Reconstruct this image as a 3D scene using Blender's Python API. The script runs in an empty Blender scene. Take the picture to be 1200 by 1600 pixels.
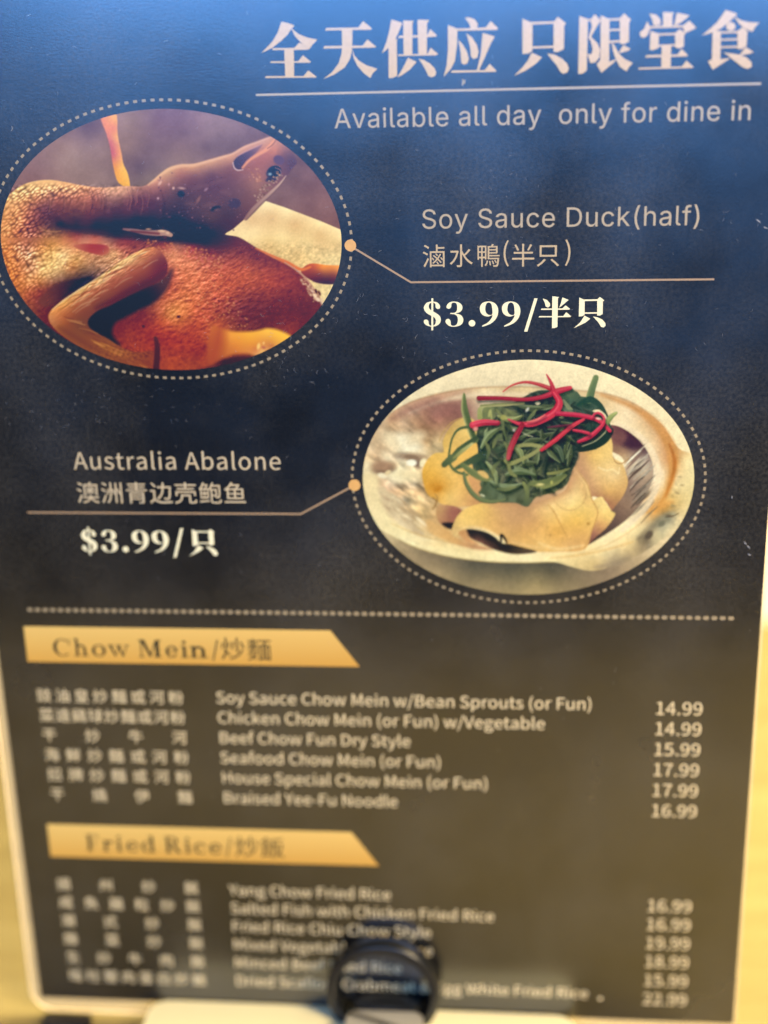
import bpy, bmesh, math, random
import numpy as np
from mathutils import Vector, Matrix
from mathutils.geometry import tessellate_polygon, delaunay_2d_cdt

# ------------------------------------------------------------------ camera, light, exposure
S = bpy.context.scene
COL = S.collection
D, H0 = .35454, .290                       # metres from the lens to the menu, height of the lens above the table
PITCH = (0.32517319, 0.08831177, -0.02400776)
FPX = 2150.0                               # focal length in pixels of the 1200 x 1600 photograph
def _rot(rx, ry, rz):
    c, s = math.cos, math.sin
    return (Matrix(((1,0,0),(0,c(rx),-s(rx)),(0,s(rx),c(rx)))) @ Matrix(((c(ry),0,s(ry)),(0,1,0),(-s(ry),0,c(ry)))) @ Matrix(((c(rz),-s(rz),0),(s(rz),c(rz),0),(0,0,1))))
RS = _rot(*PITCH)                          # sheet axes (right, down, away) seen from the camera (right, down, forward)
AX = Matrix(((1,0,0),(0,0,1),(0,-1,0)))    # sheet axes -> world axes
WC = AX @ RS.transposed()                  # camera (right, down, forward) -> world
cam_d = bpy.data.cameras.new('camera'); cam = bpy.data.objects.new('camera', cam_d); COL.objects.link(cam); S.camera = cam
m = WC @ Matrix(((1,0,0),(0,-1,0),(0,0,-1)))
cam.matrix_world = Matrix.Translation((0, -D, H0)) @ m.to_4x4()
cam_d.sensor_fit = 'VERTICAL'; cam_d.sensor_height = 36; cam_d.lens = FPX/1600*36
cam_d.clip_start, cam_d.clip_end = .01, 50
cam_d.dof.use_dof = True; cam_d.dof.focus_distance = .3545; cam_d.dof.aperture_fstop = cam_d.lens/1000/.0132
cam_d.dof.aperture_blades = 0

W = bpy.data.worlds.new('World'); S.world = W; W.use_nodes = True
W.node_tree.nodes['Background'].inputs[0].default_value = (1, .82, .6, 1); W.node_tree.nodes['Background'].inputs[1].default_value = .03
def area(name, loc, target, size, size_y, power, colour):
    l = bpy.data.lights.new(name, 'AREA'); l.shape = 'RECTANGLE'; l.size, l.size_y, l.energy, l.color = size, size_y, power, colour
    o = bpy.data.objects.new(name, l); COL.objects.link(o); o.location = loc
    o.rotation_euler = (Vector(target)-Vector(loc)).to_track_quat('-Z', 'Y').to_euler(); return o
area('warm_lamp', (1.25, -.95, 1.20), (0, 0, .12), .6, .6, 74, (1, .76, .40))
area('warm_lamp', (.42, .16, .85), (.20, .16, 0), .3, .2, 31, (1, .80, .42))  # added lamp without a known source, brightens the table behind the menu
area('window_light', (.22, -2.6, .73), (0, 0, .2), 2.8, .56, 84, (.13, .40, 1.0))
S.view_settings.view_transform = 'Standard'; S.view_settings.look = 'None'; S.view_settings.exposure = 0; S.view_settings.gamma = 1
S.view_settings.use_curve_mapping = False
S.cycles.max_bounces = 8; S.cycles.sample_clamp_indirect = 4

# ------------------------------------------------------------------ helpers
def mm(px, py, y=0.0):
    """the point of the plane Y = y that the picture shows at (px, py)"""
    r = WC @ Vector(((px-600)/FPX, (py-800)/FPX, 1)); k = (y+D)/r.y
    return Vector((r.x*k, y, H0+r.z*k))
def lin(c): return tuple((v/255/12.92 if v <= 10 else ((v/255+.055)/1.055)**2.4) for v in c)
def mesh_obj(name, verts, faces, mat, parent=None, smooth=False):
    me = bpy.data.meshes.new(name); me.from_pydata([tuple(v) for v in verts], [], faces); me.update()
    o = bpy.data.objects.new(name, me); COL.objects.link(o); o.parent = parent
    if mat: me.materials.append(mat)
    if smooth:
        for p in me.polygons: p.use_smooth = True
    return o
def tag(o, label=None, cat=None, group=None, kind=None):
    for k, v in (('label',label),('category',cat),('group',group),('kind',kind)):
        if v: o[k] = v
    return o
def empty(name, loc=(0,0,0)):
    o = bpy.data.objects.new(name, None); COL.objects.link(o); o.location = loc; return o
def nodes(name):
    m = bpy.data.materials.new(name); m.use_nodes = True; nt = m.node_tree
    return m, nt, nt.nodes['Principled BSDF'], lambda t: nt.nodes.new(t), nt.links.new
GLOSS = dict(rough=.235, ior=2.1)
def film(nt, b, new, link, rough=None, grain=.05):
    """the satin laminate over every print: a fine grain in the gloss"""
    b.inputs['Roughness'].default_value = rough or GLOSS['rough']; b.inputs['IOR'].default_value = GLOSS['ior']
    tc = new('ShaderNodeTexCoord'); geo = new('ShaderNodeNewGeometry')
    n = new('ShaderNodeTexNoise'); n.inputs['Scale'].default_value = 1900; n.inputs['Detail'].default_value = 3; link(geo.outputs['Position'], n.inputs['Vector'])
    bp = new('ShaderNodeBump'); bp.inputs['Strength'].default_value = grain; bp.inputs['Distance'].default_value = .00015; link(n.outputs['Fac'], bp.inputs['Height']); link(bp.outputs['Normal'], b.inputs['Normal'])
    return geo
def ink(name, rgb, var=.06, rough=None):
    m, nt, b, new, link = nodes(name); geo = film(nt, b, new, link, rough)
    n = new('ShaderNodeTexNoise'); n.inputs['Scale'].default_value = 900; n.inputs['Detail'].default_value = 2; link(geo.outputs['Position'], n.inputs['Vector'])
    mx = new('ShaderNodeMixRGB'); c = lin(rgb); mx.inputs[1].default_value = (*[v*(1-var*2) for v in c], 1); mx.inputs[2].default_value = (*[min(1, v*(1+var*2)) for v in c], 1)
    link(n.outputs['Fac'], mx.inputs[0]); link(mx.outputs[0], b.inputs['Base Color']); return m
VEIL1, GAIN1, VEIL2, GAIN2 = (.044,.042,.072), (.96,.90,.72), (.048,.034,.030), (.90,.90,.83)
# ---------- a small painter for the two printed photographs (works in print pixels, colours are print inks in sRGB) ----------
def hash2(ix, iy, k):
    h = np.sin(ix*127.1 + iy*311.7 + k*74.7)*43758.5453
    return h - np.floor(h)
def vnoise(x, y, k=0):
    ix, iy = np.floor(x), np.floor(y); fx, fy = x-ix, y-iy
    fx, fy = fx*fx*(3-2*fx), fy*fy*(3-2*fy)
    a, b, c, d = hash2(ix,iy,k), hash2(ix+1,iy,k), hash2(ix,iy+1,k), hash2(ix+1,iy+1,k)
    return (a*(1-fx)+b*fx)*(1-fy) + (c*(1-fx)+d*fx)*fy - .5
def fbm(x, y, s, k=0, o=4):
    return sum(vnoise(x/s*2**i, y/s*2**i, k+i)/2**i for i in range(o))
def cells(x, y, sx, sy, ang=0, k=0):
    c, s = np.cos(ang), np.sin(ang); u, v = (x*c+y*s)/sx, (-x*s+y*c)/sy
    iu, iv = np.floor(u), np.floor(v); best = np.full(x.shape, 9.)
    for i in (-1,0,1):
        for j in (-1,0,1):
            px, py = iu+i+.5+.7*(hash2(iu+i,iv+j,k)-.5), iv+j+.5+.7*(hash2(iu+i,iv+j,k+9)-.5)
            best = np.minimum(best, (u-px)**2 + (v-py)**2)
    return 1 - np.clip(np.sqrt(best), 0, 1)
def spline(pts, closed, n=5):
    p = np.array(pts, float); m = len(p); out = []
    for i in range(m if closed else m-1):
        a, b = p[i], p[(i+1) % m]
        z = p[i-1] if closed or i else a
        c = p[(i+2) % m] if closed or i+2 < m else b
        for t in np.arange(n)/n:
            out.append(.5*(2*a + (b-z)*t + (2*z-5*a+4*b-c)*t*t + (3*a-z-3*b+c)*t**3))
    if not closed: out.append(p[-1])
    return np.array(out)
class Canvas:
    def __init__(s, x0, y0, x1, y1, step):
        s.X, s.Y = np.meshgrid(np.arange(x0, x1+.01, step), np.arange(y0, y1+.01, step))
        s.C = np.zeros(s.X.shape+(3,))
    def box(s, p, m):
        x0, y0 = p.min(0)-m; x1, y1 = p.max(0)+m
        i = np.where((s.Y[:,0] >= y0) & (s.Y[:,0] <= y1))[0]; j = np.where((s.X[0] >= x0) & (s.X[0] <= x1))[0]
        if len(i) == 0 or len(j) == 0: return None
        return slice(i[0], i[-1]+1), slice(j[0], j[-1]+1)
    def field(s, b, cps, e=7.):
        """colours flow smoothly between the sample points (multiquadric interpolation)"""
        P = np.array(cps, float); XY, V = P[:,:2], P[:,2:]; n = len(P); e = e*.9
        A = np.zeros((n+1, n+1)); A[:n,:n] = np.sqrt(((XY[:,None]-XY[None])**2).sum(-1)+e*e); A[:n,:n] += -np.eye(n)*1.5; A[:n,n] = A[n,:n] = 1
        k = np.linalg.solve(A, np.vstack([V, np.zeros((1,3))])); X, Y = s.X[b], s.Y[b]; o = np.zeros(X.shape+(3,)) + k[n]
        for (x, y), w in zip(XY, k[:n]): o += np.sqrt((X-x)**2+(Y-y)**2+e*e)[..., None]*w
        return np.clip(o, V.min(0)*.92, V.max(0)*1.03)
    def put(s, b, a, col):
        s.C[b] = s.C[b]*(1-a[..., None]) + a[..., None]*col
    def poly(s, pts, cps, soft=1.5, smooth=True, op=1., e=7.):
        p = spline(pts, True) if smooth else np.array(pts, float)
        b = s.box(p, soft+2)
        if b is None: return
        X, Y = s.X[b], s.Y[b]; d = np.full(X.shape, 1e9); ins = np.zeros(X.shape, bool)
        for (ax, ay), (bx, by) in zip(p, np.roll(p, -1, 0)):
            ux, uy = bx-ax, by-ay; L = ux*ux+uy*uy
            if L < 1e-9: continue
            t = np.clip(((X-ax)*ux+(Y-ay)*uy)/L, 0, 1)
            d = np.minimum(d, (X-ax-t*ux)**2 + (Y-ay-t*uy)**2)
            if ay != by:
                ins ^= ((ay > Y) != (by > Y)) & (X < ux*(Y-ay)/(by-ay)+ax)
        d = np.sqrt(d); sd = np.where(ins, -d, d); a = np.clip(.5-sd/soft, 0, 1)*op
        col = np.array(cps[0][-3:] if len(cps[0]) == 5 else cps[0], float) if len(cps) == 1 else s.field(b, cps, e)
        s.put(b, a, col)
    def stroke(s, pts, w, c0, c1=None, soft=1.5, op=1., light=None):
        """tapered brush line; c1 colours its far end, light = (side, colour) a lit edge"""
        p = spline(pts, False, 6); n = len(p)-1; ws = np.interp(np.linspace(0,1,n+1), np.linspace(0,1,len(w)), w) if np.ndim(w) else np.full(n+1, w)
        b = s.box(p, ws.max()+soft+1)
        if b is None: return
        X, Y = s.X[b], s.Y[b]; best = np.full(X.shape, 1e9); T = np.zeros(X.shape); S = np.zeros(X.shape); R = np.ones(X.shape)
        for i in range(n):
            (ax, ay), (bx, by) = p[i], p[i+1]; ux, uy = bx-ax, by-ay; L = ux*ux+uy*uy+1e-9
            t = np.clip(((X-ax)*ux+(Y-ay)*uy)/L, 0, 1); d = np.hypot(X-ax-t*ux, Y-ay-t*uy); r = (ws[i]+(ws[i+1]-ws[i])*t)/2
            m = d-r < best; best[m] = (d-r)[m]; T[m] = ((i+t)/n)[m]; R[m] = r[m]; S[m] = (((X-ax)*uy-(Y-ay)*ux)/np.sqrt(L))[m]
        a = np.clip(.5-best/soft, 0, 1)*op
        col = np.array(c0, float)*(1-T[..., None]) + np.array(c1 if c1 else c0, float)*T[..., None]
        if light is not None:
            k = np.clip(light[0]*S/np.maximum(R, .3), 0, 1)[..., None]**1.5; col = col*(1-k)+k*np.array(light[1], float)
        s.put(b, a, col)
    def dots(s, pts, soft=2.):
        for x, y, rx, ry, ang, c in pts:
            b = s.box(np.array([[x,y]], float), max(rx,ry)+soft+1)
            if b is None: continue
            X, Y = s.X[b]-x, s.Y[b]-y; ca, sa = np.cos(ang), np.sin(ang)
            q = np.hypot((X*ca+Y*sa)/rx, (-X*sa+Y*ca)/ry); s.put(b, np.clip((1-q)*min(rx,ry)/soft+.5, 0, 1), np.array(c, float))

def paint_duck():
    K = Canvas(-6, 164, 540, 582, 1.0); X, Y = K.X, K.Y; full = (slice(None), slice(None))
    K.put(full, np.ones(X.shape), K.field(full, [
        (60,260,150,120,128),(100,230,163,135,135),(140,200,135,108,125),(170,190,150,120,128),(130,270,165,140,140),(110,250,160,135,135),(205,185,168,138,132),(195,230,172,142,135),
        (215,260,130,105,120),(250,190,145,110,125),(300,200,140,108,122),(250,260,145,122,130),(280,240,158,130,132),(235,285,150,130,128),(330,230,135,108,120),(380,210,140,112,125),
        (330,200,148,120,130),(450,270,135,105,115),(480,300,133,100,108),(510,330,135,100,105),(60,275,148,116,122)], 14.) + (fbm(X, Y, 46, 3)*30)[..., None])
    K.C *= np.array([.95,.91,.86])
    # plate behind the duck
    K.poly([(345,372),(405,317),(415,314),(445,324),(500,345),(540,362),(545,440),(520,490),(480,480),(430,410)], [(412,319,255,238,185),(450,330,255,236,180),(500,350,255,234,175),(535,364,255,236,180),
        (425,338,226,192,140),(460,350,222,186,132),(500,366,224,190,135),(530,380,240,214,155),(395,345,226,192,142),(400,360,248,224,170),(440,368,247,224,165),(380,366,248,226,172),(480,385,247,226,165),
        (520,402,252,234,175),(440,392,244,218,155),(420,385,232,202,140),(470,400,240,212,150),(510,455,252,236,180),(490,470,250,232,178)], 1.6, False)
    # stream of sauce
    K.poly([(158,182),(181,177),(184,210),(190,240),(193,256),(200,272),(203,291),(196,292),(186,286),(181,276),(176,255),(172,230),(166,208)], [(162,186,238,150,112),(168,200,242,150,110),(178,186,250,178,105),(182,215,248,180,112),
        (174,222,212,118,118),(178,240,205,105,115),(184,238,236,150,112),(188,246,240,165,110),(181,262,240,160,80),(190,262,250,192,92),(186,278,246,176,72),(197,280,250,190,85),(178,200,236,140,110)], 1.6, e=4.)
    # neck, head and body
    body = [(-12,330),(0,322),(12,307),(30,292),(50,284),(75,281),(100,284),(130,290),(160,293),(190,291),(208,291),(224,291),(237,283),(250,272),(264,262),(282,257),(302,256),(325,250),(350,243),(362,240),(380,229),
            (400,222),(418,215),(432,212),(450,228),(464,252),(457,263),(448,276),(434,292),(420,306),(408,317),(394,332),(378,346),(364,358),(352,366),(372,370),(390,380),(410,393),(430,404),(450,412),(466,425),(482,440),(494,456),(502,474),(500,520),(440,590),(200,600),(60,540),(-12,460)]
    F = [(20,310,238,196,130),(50,290,242,208,138),(80,288,242,204,134),(110,294,232,182,125),(140,300,228,166,124),(170,298,236,192,152),(195,298,232,188,148),(30,340,215,150,100),(50,330,165,105,88),(70,325,124,82,90),(100,325,132,86,86),(130,325,146,96,90),
        (150,320,150,96,94),(180,325,106,76,90),(200,315,130,86,94),(220,310,116,76,90),(240,320,100,70,90),(90,308,196,132,104),(120,312,190,128,104),(150,308,196,134,112),(60,306,214,158,110),(40,312,220,165,110),
        (100,334,126,82,86),(140,336,122,78,86),(170,336,98,70,86),(200,332,104,72,88),(225,326,106,72,88),(65,347,128,86,88),(92,351,72,62,80),(120,352,72,64,80),(150,355,54,56,78),(180,360,50,52,74),(210,345,50,52,74),(240,350,46,50,72),(270,368,46,50,72),(300,374,46,48,70),(320,380,60,50,72),(340,384,84,60,76),(360,382,100,64,76),
        (8,360,228,168,108),(15,400,225,152,92),(30,370,190,125,90),(40,390,200,145,115),(50,360,150,95,85),(25,430,215,140,85),(50,420,222,172,130),(62,385,215,155,100),(45,440,225,165,110),(30,460,200,130,85),(80,382,226,172,100),(100,376,214,148,98),(120,372,180,100,90),
        (75,410,242,208,132),(100,400,246,226,160),(90,420,245,220,150),(70,425,240,208,138),(62,436,225,170,110),(120,405,235,195,122),(112,416,222,164,104),(130,378,216,154,122),(160,380,208,146,118),(150,370,186,106,94),(180,395,230,185,130),(185,384,176,100,92),(200,372,132,66,76),
        (40,460,188,112,84),(60,455,160,90,80),(80,452,130,76,80),(100,445,96,66,80),(125,440,64,58,80),(140,438,70,60,80),(60,480,140,84,84),(40,470,180,110,85),
        (260,380,150,78,80),(268,388,214,140,112),(270,400,236,170,124),(300,410,222,144,108),(280,430,222,138,102),(330,420,206,122,96),(300,386,165,80,85),(290,396,214,130,105),(330,395,150,80,90),(370,385,122,72,82),(400,402,136,76,84),(430,416,150,82,82),(370,410,190,106,90),
        (390,430,206,116,90),(360,440,200,110,86),(420,440,190,100,86),(450,436,166,86,84),(470,450,142,76,84),(480,470,128,74,84),(440,470,126,70,80),(400,470,136,76,84),(370,480,142,80,84),(350,460,196,106,86),(320,450,216,128,96),(290,460,222,138,96),(270,490,238,170,108),
        (290,488,228,146,98),(310,490,210,116,90),(340,490,172,94,84),(330,510,202,112,86),(300,510,188,96,80),(270,520,180,86,76),(250,500,202,108,86),(230,490,140,76,80),(240,520,170,80,76),(210,510,150,76,76),(200,530,166,86,76),(220,540,170,86,76),(260,545,176,86,76),
        (290,545,176,86,76),(320,545,166,80,76),(260,565,182,96,80),(300,570,176,96,80),(340,530,210,130,86),(380,500,128,72,84),(410,505,118,70,80),(440,500,124,70,80),(470,490,114,66,76),(450,515,150,80,80),(480,510,124,70,78),(265,460,206,120,92),(262,430,170,90,84),
        (262,266,232,184,142),(300,261,228,170,132),(330,254,224,168,136),(360,245,226,168,140),(380,234,220,165,150),(410,221,222,172,156),(242,282,226,176,140),(250,292,176,116,114),(280,272,186,124,114),(300,275,148,98,104),(330,272,128,86,100),(360,262,150,100,104),(280,300,108,78,94),
        (310,310,110,78,94),(260,320,98,72,92),(340,310,116,80,98),(370,295,130,90,102),(300,340,88,68,90),(330,340,104,76,90),(360,330,94,70,90),(350,350,88,62,80),(380,320,124,84,94),(390,300,140,96,100),(402,288,172,122,114),(405,270,172,114,112),(395,256,176,112,112),
        (420,250,180,116,114),(430,235,216,142,122),(440,245,140,96,110),(455,250,110,80,104),(415,240,196,122,114),(250,340,80,64,84)]
    F = [(x, y, r*(.93 if x > 245 and y < 362 else .99), g*.925, b*(.90 if x > 245 and y < 362 else .96)) for x, y, r, g, b in F]
    K.poly(body, F, 1.6, e=5.)
    # skin: scales on the neck bend, pebbles on the breast, lit from above
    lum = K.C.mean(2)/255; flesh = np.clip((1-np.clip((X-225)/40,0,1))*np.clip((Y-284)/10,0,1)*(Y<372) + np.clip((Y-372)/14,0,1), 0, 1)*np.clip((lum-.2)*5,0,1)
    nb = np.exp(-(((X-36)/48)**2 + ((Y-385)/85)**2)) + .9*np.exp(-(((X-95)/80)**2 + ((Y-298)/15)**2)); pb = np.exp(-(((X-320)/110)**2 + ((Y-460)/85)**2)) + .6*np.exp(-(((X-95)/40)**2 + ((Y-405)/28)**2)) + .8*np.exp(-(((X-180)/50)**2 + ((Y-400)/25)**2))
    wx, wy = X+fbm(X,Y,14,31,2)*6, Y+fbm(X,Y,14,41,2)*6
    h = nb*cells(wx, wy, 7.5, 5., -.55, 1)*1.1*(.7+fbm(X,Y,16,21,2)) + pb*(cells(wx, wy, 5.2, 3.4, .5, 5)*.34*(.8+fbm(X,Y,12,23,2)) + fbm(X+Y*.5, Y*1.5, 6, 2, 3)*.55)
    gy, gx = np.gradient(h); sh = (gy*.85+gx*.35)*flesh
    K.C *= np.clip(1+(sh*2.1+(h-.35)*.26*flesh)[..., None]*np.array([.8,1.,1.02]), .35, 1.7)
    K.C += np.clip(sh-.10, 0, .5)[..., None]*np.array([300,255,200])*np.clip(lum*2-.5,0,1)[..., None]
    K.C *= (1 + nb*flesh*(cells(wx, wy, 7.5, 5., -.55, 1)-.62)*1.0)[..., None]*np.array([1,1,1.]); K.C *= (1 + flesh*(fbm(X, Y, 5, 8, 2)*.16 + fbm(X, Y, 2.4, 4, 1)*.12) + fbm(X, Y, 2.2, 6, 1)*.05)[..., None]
    # creases round the neck and the lit edge of the head
    rq = np.random.RandomState(21)
    for i in range(26):
        x0 = 66+rq.rand()*190; y0 = 290+rq.rand()*10; L = 22+24*rq.rand(); dk = rq.rand() > .45
        K.stroke([(x0,y0),(x0+3+2*rq.rand(),y0+L*.5),(x0+1,y0+L)], [.6,1.5,.6], (70,44,60) if dk else (214,150,124), None, 2.2, .35 if dk else .28)
    K.stroke([(232,289),(242,281),(254,271),(268,263),(284,259),(304,258),(326,252),(350,245),(366,239),(384,229),(402,222),(420,215)], [1,3,4,5,5,4,4,4,3,3,3,2], (240,196,148), (232,184,164), 3.5, .75)
    K.stroke([(257,318),(255,340),(258,362)], [1,3,1], (62,46,66), None, 6., .6)
    for x, y, L, t in ((300,296,26,-.25),(330,288,22,-.3),(345,300,16,.2),(318,322,20,-.1),(372,284,18,-.6),(385,276,14,-.5),(290,318,16,.2)):
        K.stroke([(x,y),(x+L*.5*np.cos(t),y+L*.5*np.sin(t)-1.5),(x+L*np.cos(t),y+L*np.sin(t))], [1,5,1], (150,108,112), None, 7., .35)
    # far leg on the plate
    K.poly([(470,425),(484,412),(510,414),(540,417),(540,436),(522,444),(500,443),(486,438)], [(490,415,200,100,70),(505,418,238,150,80),(530,419,242,164,92),(500,428,140,76,80),(520,428,150,86,80),(510,438,86,58,84),(528,436,110,66,84),(492,432,120,66,80)], 1.8, e=4.)
    K.stroke([(400,388),(430,402),(450,411),(470,421),(485,417)], [2,4,6,5,3], (214,120,86), (225,125,80), 2.5)
    K.stroke([(445,410),(466,424),(482,440),(496,462),(503,476)], [1.5,2.4,3,3,2], (200,150,130), (180,140,130), 1.5)
    rr = np.random.RandomState(4)
    K.dots([(470+20*u+8*v, 438+34*u-6*v, 1.+1.8*w, .8+w, .8, (225-60*w2,190-70*w2,165-60*w2)) for u, v, w, w2 in rr.rand(46,4)], 1.4)
    K.dots([(492,462,4,2.4,.9,(240,215,185)),(497,468,4,2.6,.7,(235,210,185)),(488,455,3,1.6,.9,(220,190,170)),(503,470,2,5,-.3,(225,200,170)),(494,455,4,2,1.2,(90,50,50)),(499,458,2,4,-.4,(105,60,60))], 1.5)
    # gaps: under the neck bend, between wing and breast
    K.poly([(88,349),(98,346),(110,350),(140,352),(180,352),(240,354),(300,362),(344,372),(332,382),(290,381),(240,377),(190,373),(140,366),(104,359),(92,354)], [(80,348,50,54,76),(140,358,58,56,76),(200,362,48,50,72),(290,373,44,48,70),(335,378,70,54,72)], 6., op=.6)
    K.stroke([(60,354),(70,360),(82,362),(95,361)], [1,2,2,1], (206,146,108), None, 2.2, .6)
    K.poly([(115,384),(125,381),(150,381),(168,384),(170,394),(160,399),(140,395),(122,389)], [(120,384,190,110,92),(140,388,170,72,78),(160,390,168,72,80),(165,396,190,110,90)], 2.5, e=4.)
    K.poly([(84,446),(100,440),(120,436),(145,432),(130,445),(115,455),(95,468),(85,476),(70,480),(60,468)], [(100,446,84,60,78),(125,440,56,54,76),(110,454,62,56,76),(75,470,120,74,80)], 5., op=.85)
    wing = [(80,485),(96,471),(112,460),(130,448),(150,436),(175,418),(200,401),(225,389),(240,386),(254,396),(262,412),(260,428),(250,438),(236,445),(215,455),(190,467),(172,477),(152,486),(138,500),(142,514),(170,530),(190,543),(215,550),(245,549),(245,577),(200,572),(150,556),(108,532),(84,512),(76,497)]
    K.poly([(150,483),(172,475),(215,452),(250,438),(270,420),(262,450),(240,474),(219,484),(196,496),(180,505),(176,522),(188,540),(165,532),(138,514),(130,505)], [(160,495,46,54,74),(200,480,52,54,76),(240,455,66,58,78),(175,530,60,58,74),(255,440,96,66,78)], 7.)
    K.poly(wing, [(100,470,238,184,112),(130,452,238,194,132),(160,431,242,198,132),(200,403,246,216,150),(180,416,236,190,130),(225,392,226,154,102),(240,392,196,120,90),(120,475,172,102,82),(150,458,168,98,82),(180,443,162,92,80),(210,428,162,88,80),(240,410,140,76,80),
        (230,425,144,76,76),(252,405,130,70,80),(200,455,116,66,76),(225,445,106,64,76),(160,474,124,76,80),(85,488,224,150,98),(80,500,196,132,98),(100,490,186,112,84),(110,500,150,88,76),(125,505,128,84,80),(100,512,148,90,74),(120,525,142,88,76),(140,530,142,86,72),
        (160,540,150,94,72),(180,550,160,100,76),(200,556,152,92,72),(225,562,142,80,70),(240,566,150,80,76),(200,415,204,138,104),(170,432,194,122,98),(140,452,196,126,96),(100,500,176,106,82)], 2.2, e=4.)
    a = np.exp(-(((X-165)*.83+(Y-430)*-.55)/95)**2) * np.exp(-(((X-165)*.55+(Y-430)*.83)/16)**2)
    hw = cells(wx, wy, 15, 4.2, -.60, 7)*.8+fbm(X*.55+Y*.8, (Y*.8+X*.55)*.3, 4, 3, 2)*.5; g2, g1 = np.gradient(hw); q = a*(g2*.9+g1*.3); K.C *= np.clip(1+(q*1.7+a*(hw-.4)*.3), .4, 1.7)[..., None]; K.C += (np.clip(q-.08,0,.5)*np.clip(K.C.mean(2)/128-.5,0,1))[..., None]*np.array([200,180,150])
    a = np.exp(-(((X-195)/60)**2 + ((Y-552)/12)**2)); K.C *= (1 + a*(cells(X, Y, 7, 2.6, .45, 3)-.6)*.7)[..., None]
    K.stroke([(150,481),(172,472),(192,462),(215,450),(238,439),(256,426)], [3,8,10,10,9,4], (92,50,62), None, 9., .6)
    K.stroke([(92,512),(116,526),(150,546),(196,566)], [3,7,8,6], (112,66,64), None, 9., .5)
    K.stroke([(82,484),(100,469),(130,449),(165,427)], [1,2,2,1], (250,222,170), None, 2., .8)
    K.C *= 1
    for i in range(34):
        u = rq.rand(); w = rq.rand()**1.4; x0, y0 = 92+u*130+w*10, 478-u*80+w*24; L = 12+22*rq.rand(); lt = (i % 2 == 0)
        K.stroke([(x0,y0),(x0+L*.45,y0-L*.34),(x0+L*.84,y0-L*.50)], [.6,1.5+.8*rq.rand(),.6], (250,220,166) if lt else (140,70,62), None, 1.8, (.75-.5*w) if lt else .6-.2*w)
    for i in range(16):
        t = rq.rand(); x0, y0 = 98+34*t, 492+26*t; L = 16+14*rq.rand()
        K.stroke([(x0,y0+3*rq.rand()),(x0+L*.5,y0+4),(x0+L,y0+5+6*t)], [.6,1.4,.6], (110,64,62) if i % 3 else (222,160,112), None, 2., .5)
    for i in range(20):
        x0 = 140+90*rq.rand(); y0 = 524+(x0-140)*.36+rq.rand()*20; L = 10+12*rq.rand()
        K.stroke([(x0,y0),(x0+L,y0+L*.45)], [.6,1.4,.6], (112,60,56) if i % 2 else (226,160,104), None, 1.8, .55)
    # near leg and the shade under it
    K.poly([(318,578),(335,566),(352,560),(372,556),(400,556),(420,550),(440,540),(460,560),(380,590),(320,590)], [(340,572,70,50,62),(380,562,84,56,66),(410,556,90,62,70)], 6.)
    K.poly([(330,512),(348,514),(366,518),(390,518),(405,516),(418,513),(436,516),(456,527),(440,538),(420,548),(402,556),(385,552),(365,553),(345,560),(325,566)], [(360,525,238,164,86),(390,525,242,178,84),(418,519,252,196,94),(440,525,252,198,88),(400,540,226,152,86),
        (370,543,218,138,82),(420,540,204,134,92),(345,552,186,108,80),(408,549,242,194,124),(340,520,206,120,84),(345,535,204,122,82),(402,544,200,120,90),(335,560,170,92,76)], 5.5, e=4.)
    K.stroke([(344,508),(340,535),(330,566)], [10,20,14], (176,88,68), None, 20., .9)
    K.dots([(412,543,3,2,.3,(190,115,100)),(404,541,2.5,5,.2,(246,206,130)),(424,540,4,2,-.3,(200,130,90)),(412,536,1.5,2,0,(245,200,130))], 2.)
    K.stroke([(243,528),(246,545),(244,577)], [6,9,10], (98,62,72), (84,54,66), 3.)
    # head: bill, eye, marks
    K.poly([(364,262),(365,252),(372,244),(386,236),(402,229),(410,226),(402,237),(392,246),(384,253),(379,263),(372,266)], [(370,256,84,68,94),(390,240,108,82,108),(404,229,150,110,120),(376,262,90,66,88)], 2.)
    K.stroke([(372,243),(392,233),(410,225)], [1,1.8,1], (196,150,150), None, 1.6)
    K.stroke([(379,262),(390,250),(404,241),(417,233),(428,221)], [3,4,5,6,5], (226,152,122), (232,162,128), 2.5)
    K.stroke([(364,254),(366,262),(372,266),(380,265)], [1.5,2,2,1], (214,180,180), None, 1.5)
    K.stroke([(418,232),(426,226),(431,219)], [1,1.4,1], (130,86,90), None, 1.5)
    K.dots([(428,270,12.5,10.5,-.4,(84,70,92)),(429,268,10.5,9,-.3,(52,56,82)),(424,280,9,4,-.2,(70,58,84)),(422,272,2.6,2,0,(150,172,192)),(283,303,5.6,5,.2,(54,54,80)),(284,294,5,1.6,.1,(190,150,150)),(271,294,1.8,2,0,(225,180,170)),(250,286,2,4,.6,(225,176,160)),(264,288,1.4,2,0,(205,150,150)),
            (337,326,8.5,4.2,-.3,(60,56,76)),(339,328,5,2,-.3,(110,80,92)),(322,296,3,1.5,-.7,(165,130,150)),(247,310,1.6,1.6,0,(205,165,180)),(366,318,10,8,0,(84,66,90)),(310,312,2,6,.5,(140,98,100)),(436,250,9,7,.4,(108,80,108))], 2.2)
    K.stroke([(430,262),(438,266),(440,274)], [1,1.5,1], (150,110,120), None, 1.5)
    K.stroke([(447,275),(437,288),(424,301),(410,314),(396,328),(384,342)], [1.5,4,6,7,8,5], (206,176,160), (150,112,106), 2.2, light=(1,(110,80,86)))
    K.dots([(400+42*u-8*v, 318-44*u-8*v, .8+1.2*w, .7+.8*w, .5, (196-90*w2,160-85*w2,140-70*w2)) for u, v, w, w2 in rr.rand(60,4)], 1.3)
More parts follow.
